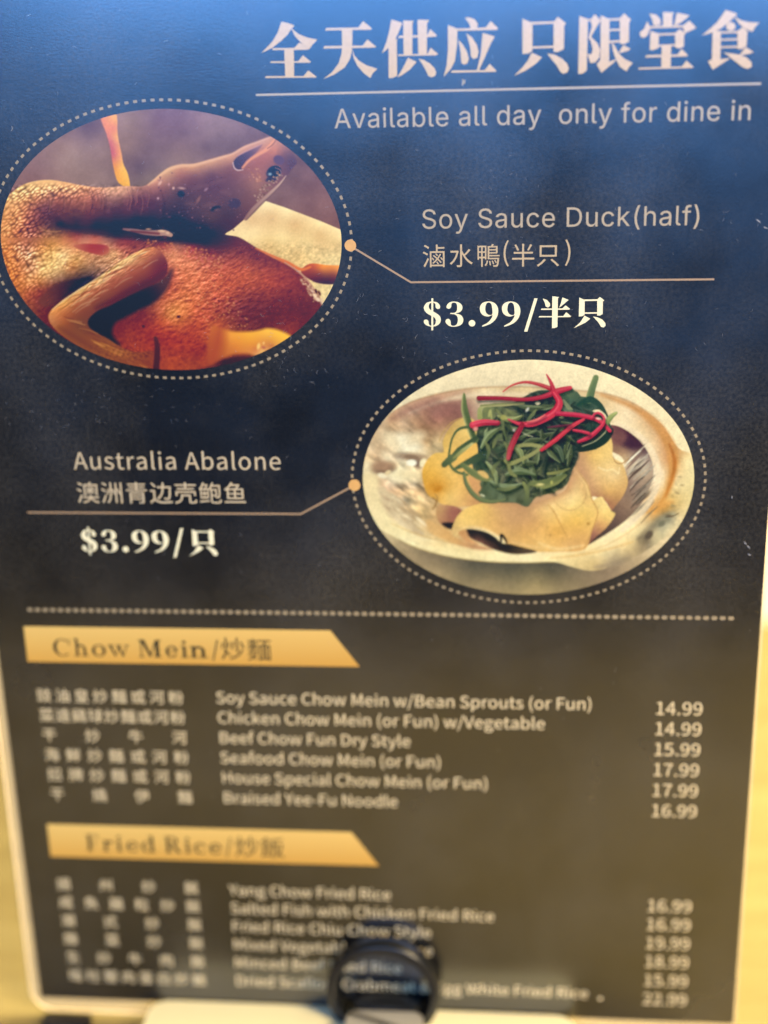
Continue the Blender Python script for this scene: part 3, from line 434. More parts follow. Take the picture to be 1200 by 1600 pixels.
GLYPHS = '''
i 215|
i(312|102 236 105 301 115 370 130 438 150 504 174 564 202 616 270 616 242 554 218 489 199 423 184 358 176 295 173 236 175 184 183 131 196 76 215 19 270 -110 202 -110 158 -24 127 62 108 150
i)312|43 -110 98 20 117 78 129 133 137 185 139 236 136 295 128 358 113 423 94 489 70 554 43 616 110 616 138 564 162 504 182 438 197 370 207 301 210 236 204 149 184 61 153 -26 110 -110
iA548|19 0 230 581 316 581 529 0 451 0 328 346 302 425 265 546 280 546 243 424 218 346 97 0|126 162 126 227 422 227 422 162
iD574|250 0 110 0 110 65 245 65 310 72 363 92 404 125 433 170 450 226 456 292 450 357 433 412 405 456 365 489 314 509 252 516 106 516 106 581 257 581 336 572 403 546 426 531 446 514 465 494 481 472 495 447 519 376 527 292 519 207 495 136 481 111 464 88 445 68 424 50 401 35 332 9|142 581 142 0 69 0 69 581
iS510|255 -10 196 -5 146 11 104 35 73 69 53 109 44 156 119 156 126 125 141 100 163 81 190 67 222 59 255 56 293 59 327 69 355 84 376 105 390 130 395 159 391 184 379 204 361 220 338 234 280 254 210 273 146 298 98 330 84 346 73 363 66 382 61 403 59 426 66 472 86 512 117 544 157 569 205 584 259 589 314 584 361 568 401 544 431 513 450 475 458 432 385 432 373 471 345 500 305 518 257 524 222 521 191 512 166 497 147 478 135 455 131 429 136 402 150 381 170 365 193 352 243 335 302 319 356 301 410 271 433 251 451 226 463 195 466 158 460 113 442 73 411 38 369 12 317 -5
ia445|183 -10 143 -6 108 6 78 25 54 51 40 84 35 123 38 157 49 184 66 205 89 221 143 241 204 251 267 259 303 268 312 277 315 291 315 293 312 318 305 339 292 356 274 368 251 375 223 378 195 376 170 368 150 357 134 344 114 313 47 333 65 368 90 395 119 415 152 429 187 437 222 439 273 433 300 425 326 412 350 392 368 366 380 331 385 287 385 0 316 0 316 59 311 59 288 28 269 13 246 1 217 -7|195 52 231 56 260 67 284 85 301 106 311 131 315 158 315 217 296 208 264 201 229 196 200 192 153 181 134 172 118 159 108 142 105 120 108 99 116 82 130 69 148 60 170 54
ib485|262 -9 226 -6 197 4 174 19 157 36 135 67 128 67 128 0 60 0 60 581 130 581 130 365 135 365 157 395 174 411 196 426 225 436 262 439 313 432 357 412 394 379 422 334 440 279 446 216 440 152 423 97 395 52 358 18 313 -2|252 53 289 59 319 75 343 100 361 133 371 172 375 216 371 260 361 298 344 331 320 356 289 372 252 377 215 372 184 356 160 332 143 300 132 261 129 216 132 171 143 131 160 99 185 74 215 59
ic452|237 -9 181 -2 133 19 94 52 64 97 45 152 39 214 45 278 64 333 94 377 133 411 181 432 237 439 268 437 297 431 324 421 348 407 370 389 388 368 403 343 413 316 346 299 332 330 308 355 277 371 237 377 198 371 166 354 141 328 124 295 113 256 110 214 113 172 124 134 141 101 166 75 198 59 237 53 277 59 309 75 333 101 348 134 415 117 404 89 390 64 372 43 350 24 325 10 298 -1 268 -7
id485|223 -9 172 -2 127 18 90 52 62 97 45 152 39 216 45 279 63 334 91 379 128 412 172 432 223 439 260 436 289 426 311 411 328 395 350 365 355 365 355 581 425 581 425 0 357 0 357 67 350 67 328 36 311 19 288 4 259 -6|234 53 270 59 301 74 325 99 342 131 353 171 356 216 353 261 342 300 325 332 301 356 270 372 234 377 196 372 165 356 141 331 124 298 113 260 110 216 113 172 124 133 141 100 166 75 197 59
ie461|242 -9 183 -2 134 19 93 52 64 97 45 151 39 213 45 276 63 331 92 376 131 411 179 432 234 439 269 436 304 427 336 412 365 389 389 360 408 322 420 276 424 222 424 193 85 193 85 252 386 252 354 231 350 271 340 307 323 336 300 358 270 372 234 377 198 372 167 358 143 336 124 308 113 276 110 241 110 203 114 158 126 121 146 92 173 70 205 57 243 53 290 60 309 70 326 83 339 100 349 121 417 104 404 72 383 45 356 22 323 5 285 -6
if290|261 433 261 374 7 374 7 433|92 0 92 493 96 527 109 555 129 577 154 593 183 602 214 605 254 602 277 595 260 535 246 539 222 541 195 537 176 525 165 506 162 478 162 0
ih468|130 259 130 0 60 0 60 581 130 581 130 328 117 328 141 380 174 414 214 433 260 439 301 435 337 421 367 398 389 366 403 325 408 275 408 0 338 0 338 269 332 314 312 348 281 369 240 376 210 373 184 363 161 346 144 323 133 294
ii190|60 0 60 433 130 433 130 0|96 506 77 509 61 519 51 534 47 552 51 570 61 585 77 595 96 598 114 595 130 585 141 570 144 552 141 534 130 519 114 509
ik435|126 156 126 242 138 242 325 433 411 433 210 228 202 228|60 0 60 581 130 581 130 0|336 0 169 212 218 261 425 0
il216|159 -3 115 4 84 23 66 54 60 96 60 581 130 581 130 113 132 88 137 71 148 62 167 59 183 60 194 62 206 3 185 -1
in468|130 259 130 0 60 0 60 433 128 433 128 328 117 328 141 380 174 414 214 433 260 439 301 435 337 421 367 398 389 366 403 325 408 275 408 0 338 0 338 269 332 314 312 348 281 369 240 376 210 373 184 363 161 346 144 323 133 294
io474|237 -9 181 -2 133 19 94 52 64 97 45 152 39 214 45 278 64 333 94 377 133 411 181 432 237 439 293 432 341 411 381 377 411 333 429 278 435 214 429 152 411 97 381 52 341 19 293 -2|237 53 277 59 309 75 333 101 351 134 361 172 365 214 361 256 351 295 333 328 309 354 277 371 237 377 198 371 166 354 141 328 124 295 113 256 110 214 113 172 124 134 141 101 166 75 198 59
ir296|60 0 60 433 128 433 128 367 132 367 148 396 174 419 207 435 243 440 262 439 278 438 278 368 263 371 236 372 207 369 182 359 160 344 144 324 133 299 130 271 130 0
iu468|208 -6 167 -1 131 12 102 35 79 67 65 108 60 159 60 433 130 433 130 165 137 119 156 86 188 64 229 57 258 61 285 71 307 87 324 111 335 140 338 174 338 433 408 433 408 0 340 0 340 105 351 105 327 53 294 19 254 0
iv445|186 0 20 433 96 433 189 177 214 99 235 24 210 24 232 99 256 177 348 433 424 433 259 0
iy445|54 -158 70 -98 82 -100 119 -102 135 -96 149 -84 161 -66 172 -41 186 -2 20 433 96 433 189 177 213 99 235 24 210 24 231 99 256 177 349 433 424 433 233 -66 219 -97 202 -122 182 -141 159 -155 133 -163 105 -166 74 -163
n 90|
n$222|100 -49 126 -49 126 -4 155 5 176 21 190 44 195 74 176 127 133 157 90 180 70 217 73 235 82 248 96 257 115 260 145 253 170 235 189 256 162 278 126 290 126 334 100 334 100 289 73 281 53 265 39 243 35 215 54 166 97 138 140 112 160 71 156 52 147 38 131 28 109 25 72 34 40 55 23 30 58 7 100 -5
n&272|104 -5 150 4 188 28 223 7 256 -5 265 25 239 36 210 53 240 102 262 158 228 158 210 111 186 72 146 110 112 154 136 172 157 192 172 214 178 241 174 264 163 282 145 294 120 298 93 293 72 279 58 257 53 230 58 196 72 161 51 144 32 125 19 103 14 76 21 43 39 18 67 1|164 48 137 30 108 24 85 28 67 39 54 56 50 78 61 109 87 135 122 89|98 178 88 205 84 230 87 247 94 260 106 269 121 273 133 270 142 263 147 252 148 240 144 222 133 206 118 192
n(135|96 -78 118 -68 96 -24 80 24 70 74 67 124 70 175 80 224 96 272 118 317 96 327 71 281 52 233 41 181 37 124 41 68 52 16 71 -33
n)135|40 -78 64 -33 83 16 94 68 98 124 94 181 83 233 64 281 40 327 17 317 39 272 55 224 65 175 68 124 65 74 55 24 39 -24 17 -68
n,111|30 -76 54 -62 73 -43 84 -20 88 8 86 26 80 39 71 47 58 50 38 44 30 25 38 6 57 -1 61 0 58 -17 50 -32 38 -45 21 -54
n-139|18 98 121 98 121 126 18 126
n.111|56 -5 74 2 82 22 74 43 56 50 37 43 29 22 37 2
n/157|4 -72 31 -72 151 318 124 318
n0222|111 -5 149 4 178 33 196 81 202 148 196 214 178 261 149 289 111 298 73 289 45 261 26 214 20 148 26 81 45 33 73 4|111 24 88 32 71 54 59 92 55 148 59 203 71 241 88 263 111 270 134 263 152 241 163 203 167 148 163 92 152 54 134 32
n1222|35 0 196 0 196 30 137 30 137 293 109 293 83 281 48 272 48 249 101 249 101 30 35 30
n2222|18 0 202 0 202 32 121 32 73 29 120 77 156 123 180 168 188 212 182 248 165 275 138 292 102 298 77 295 54 287 34 273 16 256 37 235 65 259 98 269 122 264 139 252 149 234 152 211 144 171 119 127 77 78 18 22
n3222|105 -5 142 0 172 17 192 43 200 78 195 106 181 128 162 143 138 153 138 155 159 165 175 181 186 201 190 225 183 256 165 279 138 293 104 298 59 288 22 264 42 240 70 261 103 269 124 265 139 256 149 241 152 222 148 200 135 183 110 171 71 166 71 138 114 134 142 122 158 104 162 80 158 57 146 40 127 29 103 25 80 28 61 35 44 46 30 59 12 35 28 20 48 7 74 -2
n4222|136 0 170 0 170 81 210 81 210 110 170 110 170 293 130 293 8 105 8 81 136 81|136 110 46 110 113 210 136 253 138 253 136 200
n5222|105 -5 141 1 171 21 193 53 201 95 194 137 175 166 147 183 112 189 89 186 68 177 76 262 186 262 186 293 44 293 34 156 54 144 77 157 103 161 128 157 147 144 159 123 164 94 159 66 145 44 126 30 101 25 78 28 59 35 43 45 29 58 11 34 27 19 48 7 74 -2
n6222|120 -5 153 2 180 21 198 51 205 90 199 130 183 159 157 176 123 182 88 173 57 147 64 204 80 242 104 262 132 268 158 262 179 246 200 268 170 290 131 298 90 290 55 262 31 213 22 140 30 76 50 31 81 4|58 118 88 146 117 155 140 150 157 137 167 117 170 90 166 63 156 42 140 28 120 24 96 30 77 48 64 77
n7222|79 0 117 0 123 78 136 146 161 208 203 271 203 293 20 293 20 262 162 262 125 203 101 143 86 77
n8222|112 -5 149 1 178 17 197 41 204 70 200 97 189 119 173 135 154 148 154 150 168 162 180 179 190 198 193 220 188 252 172 276 146 292 113 298 81 292 55 277 39 254 32 223 36 202 44 183 57 168 72 156 72 154 52 141 35 123 23 100 18 73 25 42 45 17 74 1|132 159 107 170 86 183 71 200 66 223 69 243 79 257 94 267 112 270 133 266 149 255 159 239 162 218 154 187|112 22 88 26 68 37 55 54 51 76 54 96 62 114 75 130 91 142 121 130 146 116 163 97 169 72 165 52 153 36 136 26
n9222|94 -5 134 4 168 32 191 83 200 159 193 220 172 264 141 290 102 298 69 292 42 272 24 242 18 203 23 163 40 135 65 117 98 111 135 121 166 147 159 89 142 52 120 31 93 25 66 31 43 48 23 25 53 3|166 178 135 147 104 138 82 143 65 156 55 177 52 203 56 231 66 252 82 265 102 270 127 264 146 246 159 218
nA243|2 0 39 0 67 90 174 90 202 0 242 0 142 293 101 293|76 119 91 164 120 263 122 263 151 164 165 119
nB263|40 0 134 0 179 5 214 21 237 48 245 86 240 113 228 133 209 148 185 156 185 158 204 168 217 182 225 201 228 222 221 255 200 277 168 289 127 293 40 293|77 169 77 264 122 264 153 261 174 253 187 239 192 217 188 197 175 182 153 172 121 169|77 30 77 140 128 140 163 137 188 127 203 111 208 87 203 61 187 44 162 33 128 30
nC255|151 -5 178 -2 201 6 222 19 241 37 220 60 190 36 152 27 115 36 86 60 68 98 61 148 68 197 87 234 116 258 154 266 187 258 214 238 234 262 219 276 200 287 178 295 153 298 101 288 60 258 33 210 23 146 33 83 60 35 100 5
nD275|40 0 115 0 174 10 217 39 243 85 252 148 243 210 216 255 173 284 114 293 40 293|77 30 77 263 110 263 156 256 188 233 207 197 214 148 207 98 188 61 156 38 110 30
nE236|40 0 214 0 214 32 77 32 77 138 188 138 188 170 77 170 77 262 209 262 209 293 40 293
nF221|40 0 77 0 77 132 189 132 189 163 77 163 77 262 209 262 209 293 40 293
nH291|40 0 77 0 77 138 214 138 214 0 251 0 251 293 214 293 214 170 77 170 77 293 40 293
nM325|40 0 74 0 74 162 69 249 70 249 94 182 150 30 174 30 230 182 253 249 255 249 250 162 250 0 284 0 284 293 240 293 184 136 164 75 162 75 141 136 85 293 40 293
nN289|40 0 75 0 75 154 71 246 72 246 104 185 211 0 249 0 249 293 214 293 214 141 219 48 217 48 185 108 78 293 40 293
nR254|77 154 77 263 126 263 157 260 179 252 193 236 198 211 193 186 179 168 157 158 126 154|201 0 243 0 168 128 195 139 216 156 230 180 234 211 227 250 206 275 173 289 132 293 40 293 40 0 77 0 77 124 130 124
nS238|122 -5 163 1 194 19 214 45 221 78 217 107 204 128 185 144 161 156 119 174 102 182 86 192 75 205 70 224 74 241 85 255 103 263 125 266 162 259 192 239 211 262 174 288 125 298 88 293 59 277 40 252 33 221 38 193 52 171 72 156 92 146 134 127 154 118 169 108 180 94 184 75 179 55 167 40 148 31 122 27 78 37 41 64 19 38 40 20 64 7 92 -2
nV230|94 0 137 0 230 293 192 293 145 134 117 38 115 38 87 134 39 293 0 293
nW351|72 0 116 0 160 177 175 244 176 244 191 177 235 0 280 0 340 293 305 293 274 134 258 38 255 38 234 134 194 293 160 293 119 134 98 38 97 38 79 134 48 293 10 293
nY212|88 0 124 0 124 114 213 293 174 293 137 210 107 146 106 146 77 210 39 293 0 293 88 114
na225|87 -5 125 4 159 26 160 26 163 0 193 0 193 134 189 170 176 198 152 216 118 223 70 213 33 194 47 169 76 185 112 192 134 188 148 175 155 158 157 138 97 127 56 111 31 88 24 56 28 30 42 11 62 -1|97 24 82 26 70 32 62 43 59 59 64 78 80 93 111 105 157 113 157 53 127 32
nb247|132 -5 168 3 198 26 219 62 227 112 221 158 205 193 178 215 140 223 105 214 72 192 74 231 74 318 37 318 37 0 66 0 69 22 71 22 101 2|126 26 102 30 74 48 74 162 103 184 131 192 158 186 176 170 186 145 189 112 184 76 171 48 151 31
nc204|122 -5 160 2 193 22 177 47 154 31 126 25 98 31 77 48 63 74 58 108 64 143 78 169 99 186 127 192 150 187 170 173 188 197 162 215 125 223 85 215 52 193 29 157 21 108 29 60 50 25 82 2
nd248|111 -5 147 4 177 26 178 26 181 0 211 0 211 318 174 318 174 235 176 198 148 216 115 223 80 215 50 192 29 156 21 108 28 60 46 24 74 2|119 26 93 31 75 48 63 74 59 109 64 143 77 169 97 186 122 192 148 187 174 169 174 55 147 33
ne222|125 -5 164 1 196 17 183 41 158 29 129 24 101 29 78 45 63 69 57 100 203 100 205 121 199 163 182 195 155 216 118 223 82 215 51 192 29 156 21 108 29 60 51 25 84 2|56 126 64 155 78 176 97 189 119 194 142 189 159 176 169 155 173 126
nf130|13 188 43 188 43 0 79 0 79 188 125 188 125 217 79 217 79 252 81 270 87 283 96 292 110 294 134 288 142 317 106 324 78 319 58 304 47 282 43 252 43 217 13 215
ng226|110 -100 156 -94 190 -78 212 -54 220 -25 215 -2 201 14 177 24 144 27 102 27 83 29 72 33 65 41 64 50 68 65 78 76 110 69 141 74 166 89 183 113 189 144 184 170 172 189 216 189 216 217 140 217 110 223 79 217 53 202 35 177 28 145 37 110 57 87 57 85 40 69 33 45 38 23 52 9 52 7 29 -15 20 -42 27 -67 45 -85 74 -96|110 94 92 97 77 108 67 124 64 145 67 167 77 183 92 193 110 196 128 193 143 183 152 167 156 145 152 124 142 108 127 97|115 -75 89 -72 69 -64 57 -53 52 -37 58 -18 74 0 102 -3 140 -3 159 -5 173 -9 181 -18 184 -31 179 -47 165 -61 144 -71
nh243|37 0 74 0 74 158 103 182 133 191 151 187 164 177 172 159 174 133 174 0 210 0 210 138 206 174 194 201 174 217 144 223 104 212 72 186 74 231 74 318 37 318
ni110|37 0 74 0 74 217 37 217|55 262 73 269 80 286 73 303 55 310 38 303 31 286 38 269
nk221|37 0 73 0 73 57 114 105 177 0 217 0 135 130 207 217 166 217 74 103 73 103 73 318 37 318
nl114|75 -5 96 -2 91 26 84 25 76 29 74 41 74 318 37 318 37 43 39 23 46 7 58 -2
nm370|37 0 74 0 74 158 102 183 128 191 146 187 159 177 166 159 168 133 168 0 205 0 205 158 234 183 260 191 278 187 290 177 298 159 300 133 300 0 336 0 336 138 332 174 320 201 300 217 271 223 233 211 199 181 190 198 178 212 161 220 139 223 102 212 71 186 70 186 67 217 37 217
nn244|37 0 74 0 74 158 103 182 133 191 151 187 164 177 172 159 174 133 174 0 210 0 210 138 206 174 194 201 174 217 144 223 104 212 71 186 70 186 67 217 37 217
no242|121 -5 159 2 191 25 213 60 222 108 213 157 191 193 159 215 121 223 83 215 51 193 29 157 21 108 29 60 51 25 83 2|121 25 96 31 76 48 63 74 58 108 63 143 76 169 96 186 121 192 147 186 167 169 180 143 184 108 180 74 167 48 147 31
np248|37 -92 74 -92 74 -18 72 20 102 1 132 -5 168 3 198 26 219 62 227 112 221 158 205 193 178 215 140 223 104 214 71 192 70 192 67 217 37 217|126 26 102 30 74 48 74 162 103 184 131 192 158 186 176 170 186 145 189 112 184 76 171 48 151 31
nr155|37 0 74 0 74 140 86 163 99 179 114 187 128 190 149 186 156 218 133 223 115 220 99 211 84 196 71 178 70 178 67 217 37 217
ns187|94 -5 128 0 152 14 167 34 172 59 167 85 151 103 130 116 106 125 89 132 74 140 63 150 60 163 62 175 69 185 82 192 100 194 126 189 149 175 167 198 137 215 100 223 68 218 44 205 30 185 25 161 30 137 45 120 65 108 88 98 106 91 122 83 133 72 138 57 135 44 127 33 114 26 95 23 60 30 30 49 13 25 49 3
nt151|105 -5 145 3 138 30 113 24 97 27 87 35 81 48 80 66 80 188 139 188 139 217 80 217 80 278 49 278 45 217 11 215 11 188 43 188 43 67 46 37 57 15 76 0
nu243|100 -5 121 -2 140 6 156 18 172 34 173 34 176 0 206 0 206 217 170 217 170 63 141 35 111 26 93 30 80 40 73 58 70 84 70 217 34 217 34 80 38 43 50 16 71 0
nw321|71 0 114 0 144 116 159 180 161 180 176 117 207 0 252 0 310 217 275 217 244 92 230 31 228 31 213 92 179 217 144 217 110 92 95 31 93 31 80 92 48 217 11 217
nx199|6 0 44 0 74 51 96 90 98 90 121 51 153 0 193 0 122 110 188 217 150 217 123 170 104 133 102 133 80 170 51 217 12 217 78 113
ny208|40 -94 69 -88 91 -72 109 -48 122 -18 203 217 168 217 128 97 111 35 109 35 87 97 43 217 5 217 92 0 88 -17 80 -35 69 -50 55 -60 39 -64 22 -60 15 -89
h伊400|325 186 325 120 243 120 245 167 245 186|139 120 139 92 208 92 192 54 163 19 116 -10 136 -33 189 3 221 45 238 92 325 92 325 71 354 71 354 186 384 186 384 215 354 215 354 308 144 308 144 280 216 280 216 215 117 215 117 186 216 186 216 167 213 120|325 215 245 215 245 280 325 280|111 335 66 247 8 176 25 147 69 200 69 -32 98 -32 98 244 139 326
h半400|59 315 86 268 105 224 134 237 114 280 86 326|312 327 289 279 262 235 289 224 343 316|183 336 183 206 47 206 47 177 183 177 183 112 21 112 21 82 183 82 183 -31 214 -31 214 82 379 82 379 112 214 112 214 177 356 177 356 206 214 206 214 336
h只400|237 73 300 19 350 -32 378 -14 326 37 263 88|134 87 84 34 20 -12 43 -33 110 16 165 75|94 277 306 277 306 153 94 153|63 306 63 124 338 124 338 306
h咸400|102 206 102 180 223 180 223 206|238 336 239 270 50 270 50 161 48 103 38 42 14 -14 37 -33 64 28 77 97 80 161 80 241 240 241 248 147 263 68 221 25 172 -9 194 -32 236 -1 273 35 291 -1 313 -25 341 -33 364 -25 378 1 385 52 361 68 355 12 343 -4 324 3 308 26 294 62 330 125 357 198 328 205 309 149 285 100 275 165 269 241 380 241 380 270 348 270 366 288 336 311 299 334 280 317 316 294 345 270 268 270 268 336|105 147 105 15 130 15 130 39 222 39 222 147|130 122 196 122 196 64 130 64
h壳400|32 182 32 101 60 101 60 156 339 156 339 101 368 101 368 182|184 336 184 301 25 301 25 274 184 274 184 237 56 237 56 211 345 211 345 237 215 237 215 274 376 274 376 301 215 301 215 336|120 125 120 75 112 43 81 15 13 -8 28 -34 104 -6 140 32 149 74 149 98 252 98 252 11 256 -13 269 -25 294 -28 346 -28 367 -23 379 -5 384 31 358 42 354 7 343 -1 298 -1 285 1 282 12 282 125
h州400|94 329 94 205 90 130 70 57 22 -8 44 -31 97 41 120 122 124 205 124 329|209 320 209 -4 238 -4 238 320|328 330 328 -27 358 -27 358 330|50 237 35 182 12 132 38 120 60 172 75 230|134 222 153 168 164 120 191 131 179 178 159 231|247 223 273 171 291 123 316 136 298 184 270 234
h干400|22 174 22 142 182 142 182 -32 215 -32 215 142 379 142 379 174 215 174 215 277 360 277 360 308 42 308 42 277 182 277 182 174
h式400|284 316 316 291 341 266 362 285 336 309 304 333|226 334 228 261 22 261 22 232 230 232 248 97 284 3 340 -33 364 -25 379 3 387 58 360 74 354 16 342 -2 306 29 278 111 261 232 379 232 379 261 260 261 258 334|24 10 33 -20 226 24 224 51 138 33 138 143 213 143 213 172 36 172 36 143 108 143 108 27
h或400|277 316 315 295 345 272 364 293 333 315 294 335|25 26 31 -4 204 34 202 62|78 181 160 181 160 111 78 111|50 207 50 85 189 85 189 207|27 272 27 242 224 242 235 149 253 70 208 26 156 -9 180 -32 225 0 264 38 284 0 309 -24 337 -32 362 -25 377 3 385 56 358 74 352 16 340 -1 321 7 303 30 288 66 328 131 359 206 329 214 306 154 277 102 264 167 256 242 374 242 374 272 254 272 253 335 221 335 223 272
h招400|66 336 66 255 17 255 17 227 66 227 66 140 11 124 19 94 66 109 66 4 65 -2 60 -3 22 -3 31 -32 62 -31 82 -26 92 -15 96 4 96 119 143 135 139 162 96 148 96 227 144 227 144 255 96 255 96 336|168 133 168 -32 198 -32 198 -12 333 -12 333 -30 363 -30 363 133|198 15 198 106 333 106 333 15|156 316 156 289 225 289 213 241 188 201 144 171 162 148 212 184 241 232 255 289 338 289 332 217 324 189 311 185 270 187 279 158 324 158 338 161 349 170 361 208 368 304 369 316
h揚400|202 249 327 249 327 217 202 217|202 302 327 302 327 270 202 270|175 324 175 195 356 195 356 324|148 170 148 144 199 144 166 101 126 68 146 50 191 92 225 92 185 39 134 -2 154 -20 209 28 253 92 288 92 257 31 214 -16 234 -32 281 22 315 92 343 92 336 23 327 -3 314 -7 276 -5 284 -31 326 -31 340 -28 350 -21 362 15 370 104 371 116 210 116 228 144 385 144 385 170|72 336 72 255 18 255 18 227 72 227 72 140 11 123 18 94 72 110 72 4 70 -1 65 -3 25 -3 34 -32 66 -31 87 -26 98 -15 101 5 101 120 143 133 140 160 101 148 101 227 141 227 141 255 101 255 101 336
h柱400|242 326 270 262 298 273 286 303 268 335|79 336 79 258 21 258 21 230 77 230 50 147 14 79 30 50 56 98 79 160 79 -32 108 -32 108 172 143 111 162 133 108 208 108 230 158 230 158 258 108 258 108 336|175 140 175 113 258 113 258 8 154 8 154 -20 384 -20 384 8 289 8 289 113 367 113 367 140 289 140 289 232 377 232 377 260 167 260 167 232 258 232 258 140
h水400|28 234 28 203 127 203 101 131 63 72 16 30 40 7 93 59 135 132 163 227 143 235 138 234|327 261 291 216 249 173 217 238 217 335 185 335 185 9 183 2 176 0 126 0 137 -32 175 -31 200 -26 213 -14 217 9 217 178 258 109 309 52 368 10 390 37 343 66 301 104 264 151 310 193 354 242
h河400|13 200 87 156 104 181 29 222|25 -6 50 -27 123 103 101 122 62 53|32 309 106 264 124 288 124 282 324 282 324 12 322 3 312 0 232 1 244 -31 299 -30 333 -26 349 -13 354 12 354 282 386 282 386 311 124 311 124 288 49 330|148 226 148 52 176 52 176 80 274 80 274 226|176 198 246 198 246 108 176 108
h油400|37 309 79 287 114 263 132 288 97 311 54 331|17 200 58 178 92 155 109 180 74 202 33 222|30 -6 56 -26 119 88 96 107|241 22 175 22 175 110 241 110|270 22 270 110 339 110 339 22|147 252 147 -31 175 -31 175 -7 339 -7 339 -28 368 -28 368 252 270 252 270 335 241 335 241 252|241 139 175 139 175 223 241 223|270 139 270 223 339 223 339 139
h洲400|165 327 165 188 162 116 146 48 110 -14 135 -32 173 35 190 109 194 187 194 327|133 222 121 171 101 126 123 114 144 162 156 216|195 209 211 164 221 121 244 130 234 172 217 216|32 310 68 288 97 266 116 290 50 332|15 202 83 162 100 186 32 224|23 -11 50 -27 103 101 79 117 51 48|337 328 337 142 320 183 298 224 278 215 278 321 250 321 250 -23 278 -23 278 209 301 164 316 121 337 130 337 -32 366 -32 366 328
h海400|38 310 76 289 107 267 125 290 93 311 55 330|17 194 53 173 82 152 100 175 70 195 33 214|29 -9 55 -25 107 105 84 122|223 188 248 165 267 142 183 142 190 199 328 199 326 142 269 142 285 154 265 177 240 199|114 142 114 115 151 115 136 27 314 27 305 2 299 -3 290 -4 243 -2 252 -28 302 -28 318 -24 330 -14 338 1 344 27 374 27 374 53 347 53 352 115 385 115 385 142 354 142 357 210 357 225 165 225 155 142|179 115 324 115 319 53 170 53|213 103 260 53 278 66 257 90 230 114|177 336 148 268 109 213 135 196 158 227 178 263 375 263 375 291 192 291 206 329
h滷400|219 186 250 149 266 163 234 198|161 116 189 78 205 92 176 128|35 311 74 290 106 266 123 291 91 313 52 333|15 202 54 183 86 161 104 186 71 207 32 225|26 -8 53 -27 118 104 95 122 60 51|131 229 131 -31 158 -31 158 -14 343 -14 343 -29 371 -29 371 229 260 229 260 268 369 268 369 295 260 295 260 336 231 336 231 229|234 53 262 12 158 12 158 202 343 202 343 103 314 135 300 122 330 84 343 97 343 12 262 12 279 24 250 64|179 156 240 106 206 71 169 42 188 26 223 55 257 91 306 36 324 51 271 108 317 180 294 187 254 123 196 170
h潮400|143 156 214 156 214 124 143 124|143 209 214 209 214 178 143 178|27 311 59 288 85 264 105 284 78 307 46 330|13 203 73 159 92 180 64 202 31 222|22 -13 49 -28 98 106 74 122 48 49|165 335 165 291 110 291 110 264 165 264 165 231 118 231 118 102 165 102 165 68 103 68 103 41 165 41 165 -32 193 -32 193 41 250 41 250 68 193 68 193 102 240 102 240 231 193 231 193 264 249 264 249 291 193 291 193 335|345 294 345 228 293 228 293 294|266 321 266 161 264 101 253 39 226 -16 249 -32 271 9 285 56 291 105 345 105 345 6 344 -1 338 -2 298 -2 306 -31 338 -30 359 -25 369 -14 372 5 372 321|345 200 345 132 293 132 293 161 293 200
h澳400|180 253 205 211 224 221 198 261|290 262 268 220 283 212 312 253|262 173 300 125 316 138 278 184|34 311 98 267 117 291 52 332|15 202 82 162 100 186 32 224|24 -10 51 -27 106 101 82 118|234 266 234 207 172 207 172 186 219 186 196 161 169 142 182 124 210 146 234 173 234 124 257 124 257 186 322 186 322 207 257 207 257 266|232 336 218 297 132 297 132 99 159 99 159 272 335 272 335 101 363 101 363 297 248 297 265 330|232 106 228 82 111 82 111 57 219 57 197 28 160 7 104 -8 119 -32 180 -14 220 12 245 46 275 9 316 -16 369 -32 387 -6 336 6 296 27 269 57 380 57 380 82 257 82 261 106
h炒400|33 254 27 203 15 156 38 147 51 198 56 251|142 266 113 182 132 174 167 256|197 268 185 203 166 147 192 135 211 193 225 263|310 265 337 208 355 155 382 165 363 218 336 274|336 140 295 72 231 25 144 -4 160 -31 253 3 320 57 364 132|253 336 253 88 282 88 282 336|78 334 78 197 74 123 57 52 16 -12 38 -34 76 21 96 81 143 24 163 46 102 112 106 197 106 334
h燒400|37 254 31 199 14 157 33 144 52 192 58 251|129 269 102 184 120 176 154 259|304 220 304 191 270 191 270 169 304 169 304 138 258 138 258 116 380 116 380 138 330 138 330 169 369 169 369 191 330 191 330 220|154 250 154 226 380 226 380 250 278 250 278 278 358 278 358 302 278 302 278 336 249 336 249 302 176 302 176 278 249 278 249 250|144 132 148 109 252 123 251 144 215 140 215 169 248 169 248 191 215 191 215 220 190 220 190 191 155 191 155 169 190 169 190 137|145 96 145 70 208 70 197 34 172 8 127 -9 143 -32 195 -10 223 24 236 70 278 70 278 6 281 -15 292 -25 314 -28 354 -28 372 -24 382 -7 387 27 362 37 359 3 351 -4 318 -4 308 -2 306 6 306 70 384 70 384 96|72 332 72 195 69 122 53 51 14 -12 34 -32 69 19 89 76 129 20 149 42 94 107 99 195 99 332
h牌400|292 134 292 78 158 78 158 52 292 52 292 -32 320 -32 320 52 383 52 383 78 320 78 320 134|175 298 175 143 237 143 211 119 172 98 192 80 240 109 269 143 372 143 372 298 268 298 287 331 253 337 238 298|202 209 260 209 257 188 251 167 202 167|286 209 344 209 344 167 279 167|202 274 260 274 260 232 202 232|286 274 344 274 344 232 286 232|40 328 40 174 39 110 31 41 14 -23 40 -33 58 38 66 115 118 115 118 -32 145 -32 145 141 66 141 67 174 67 200 165 200 165 226 132 226 132 336 106 336 106 226 67 226 67 328
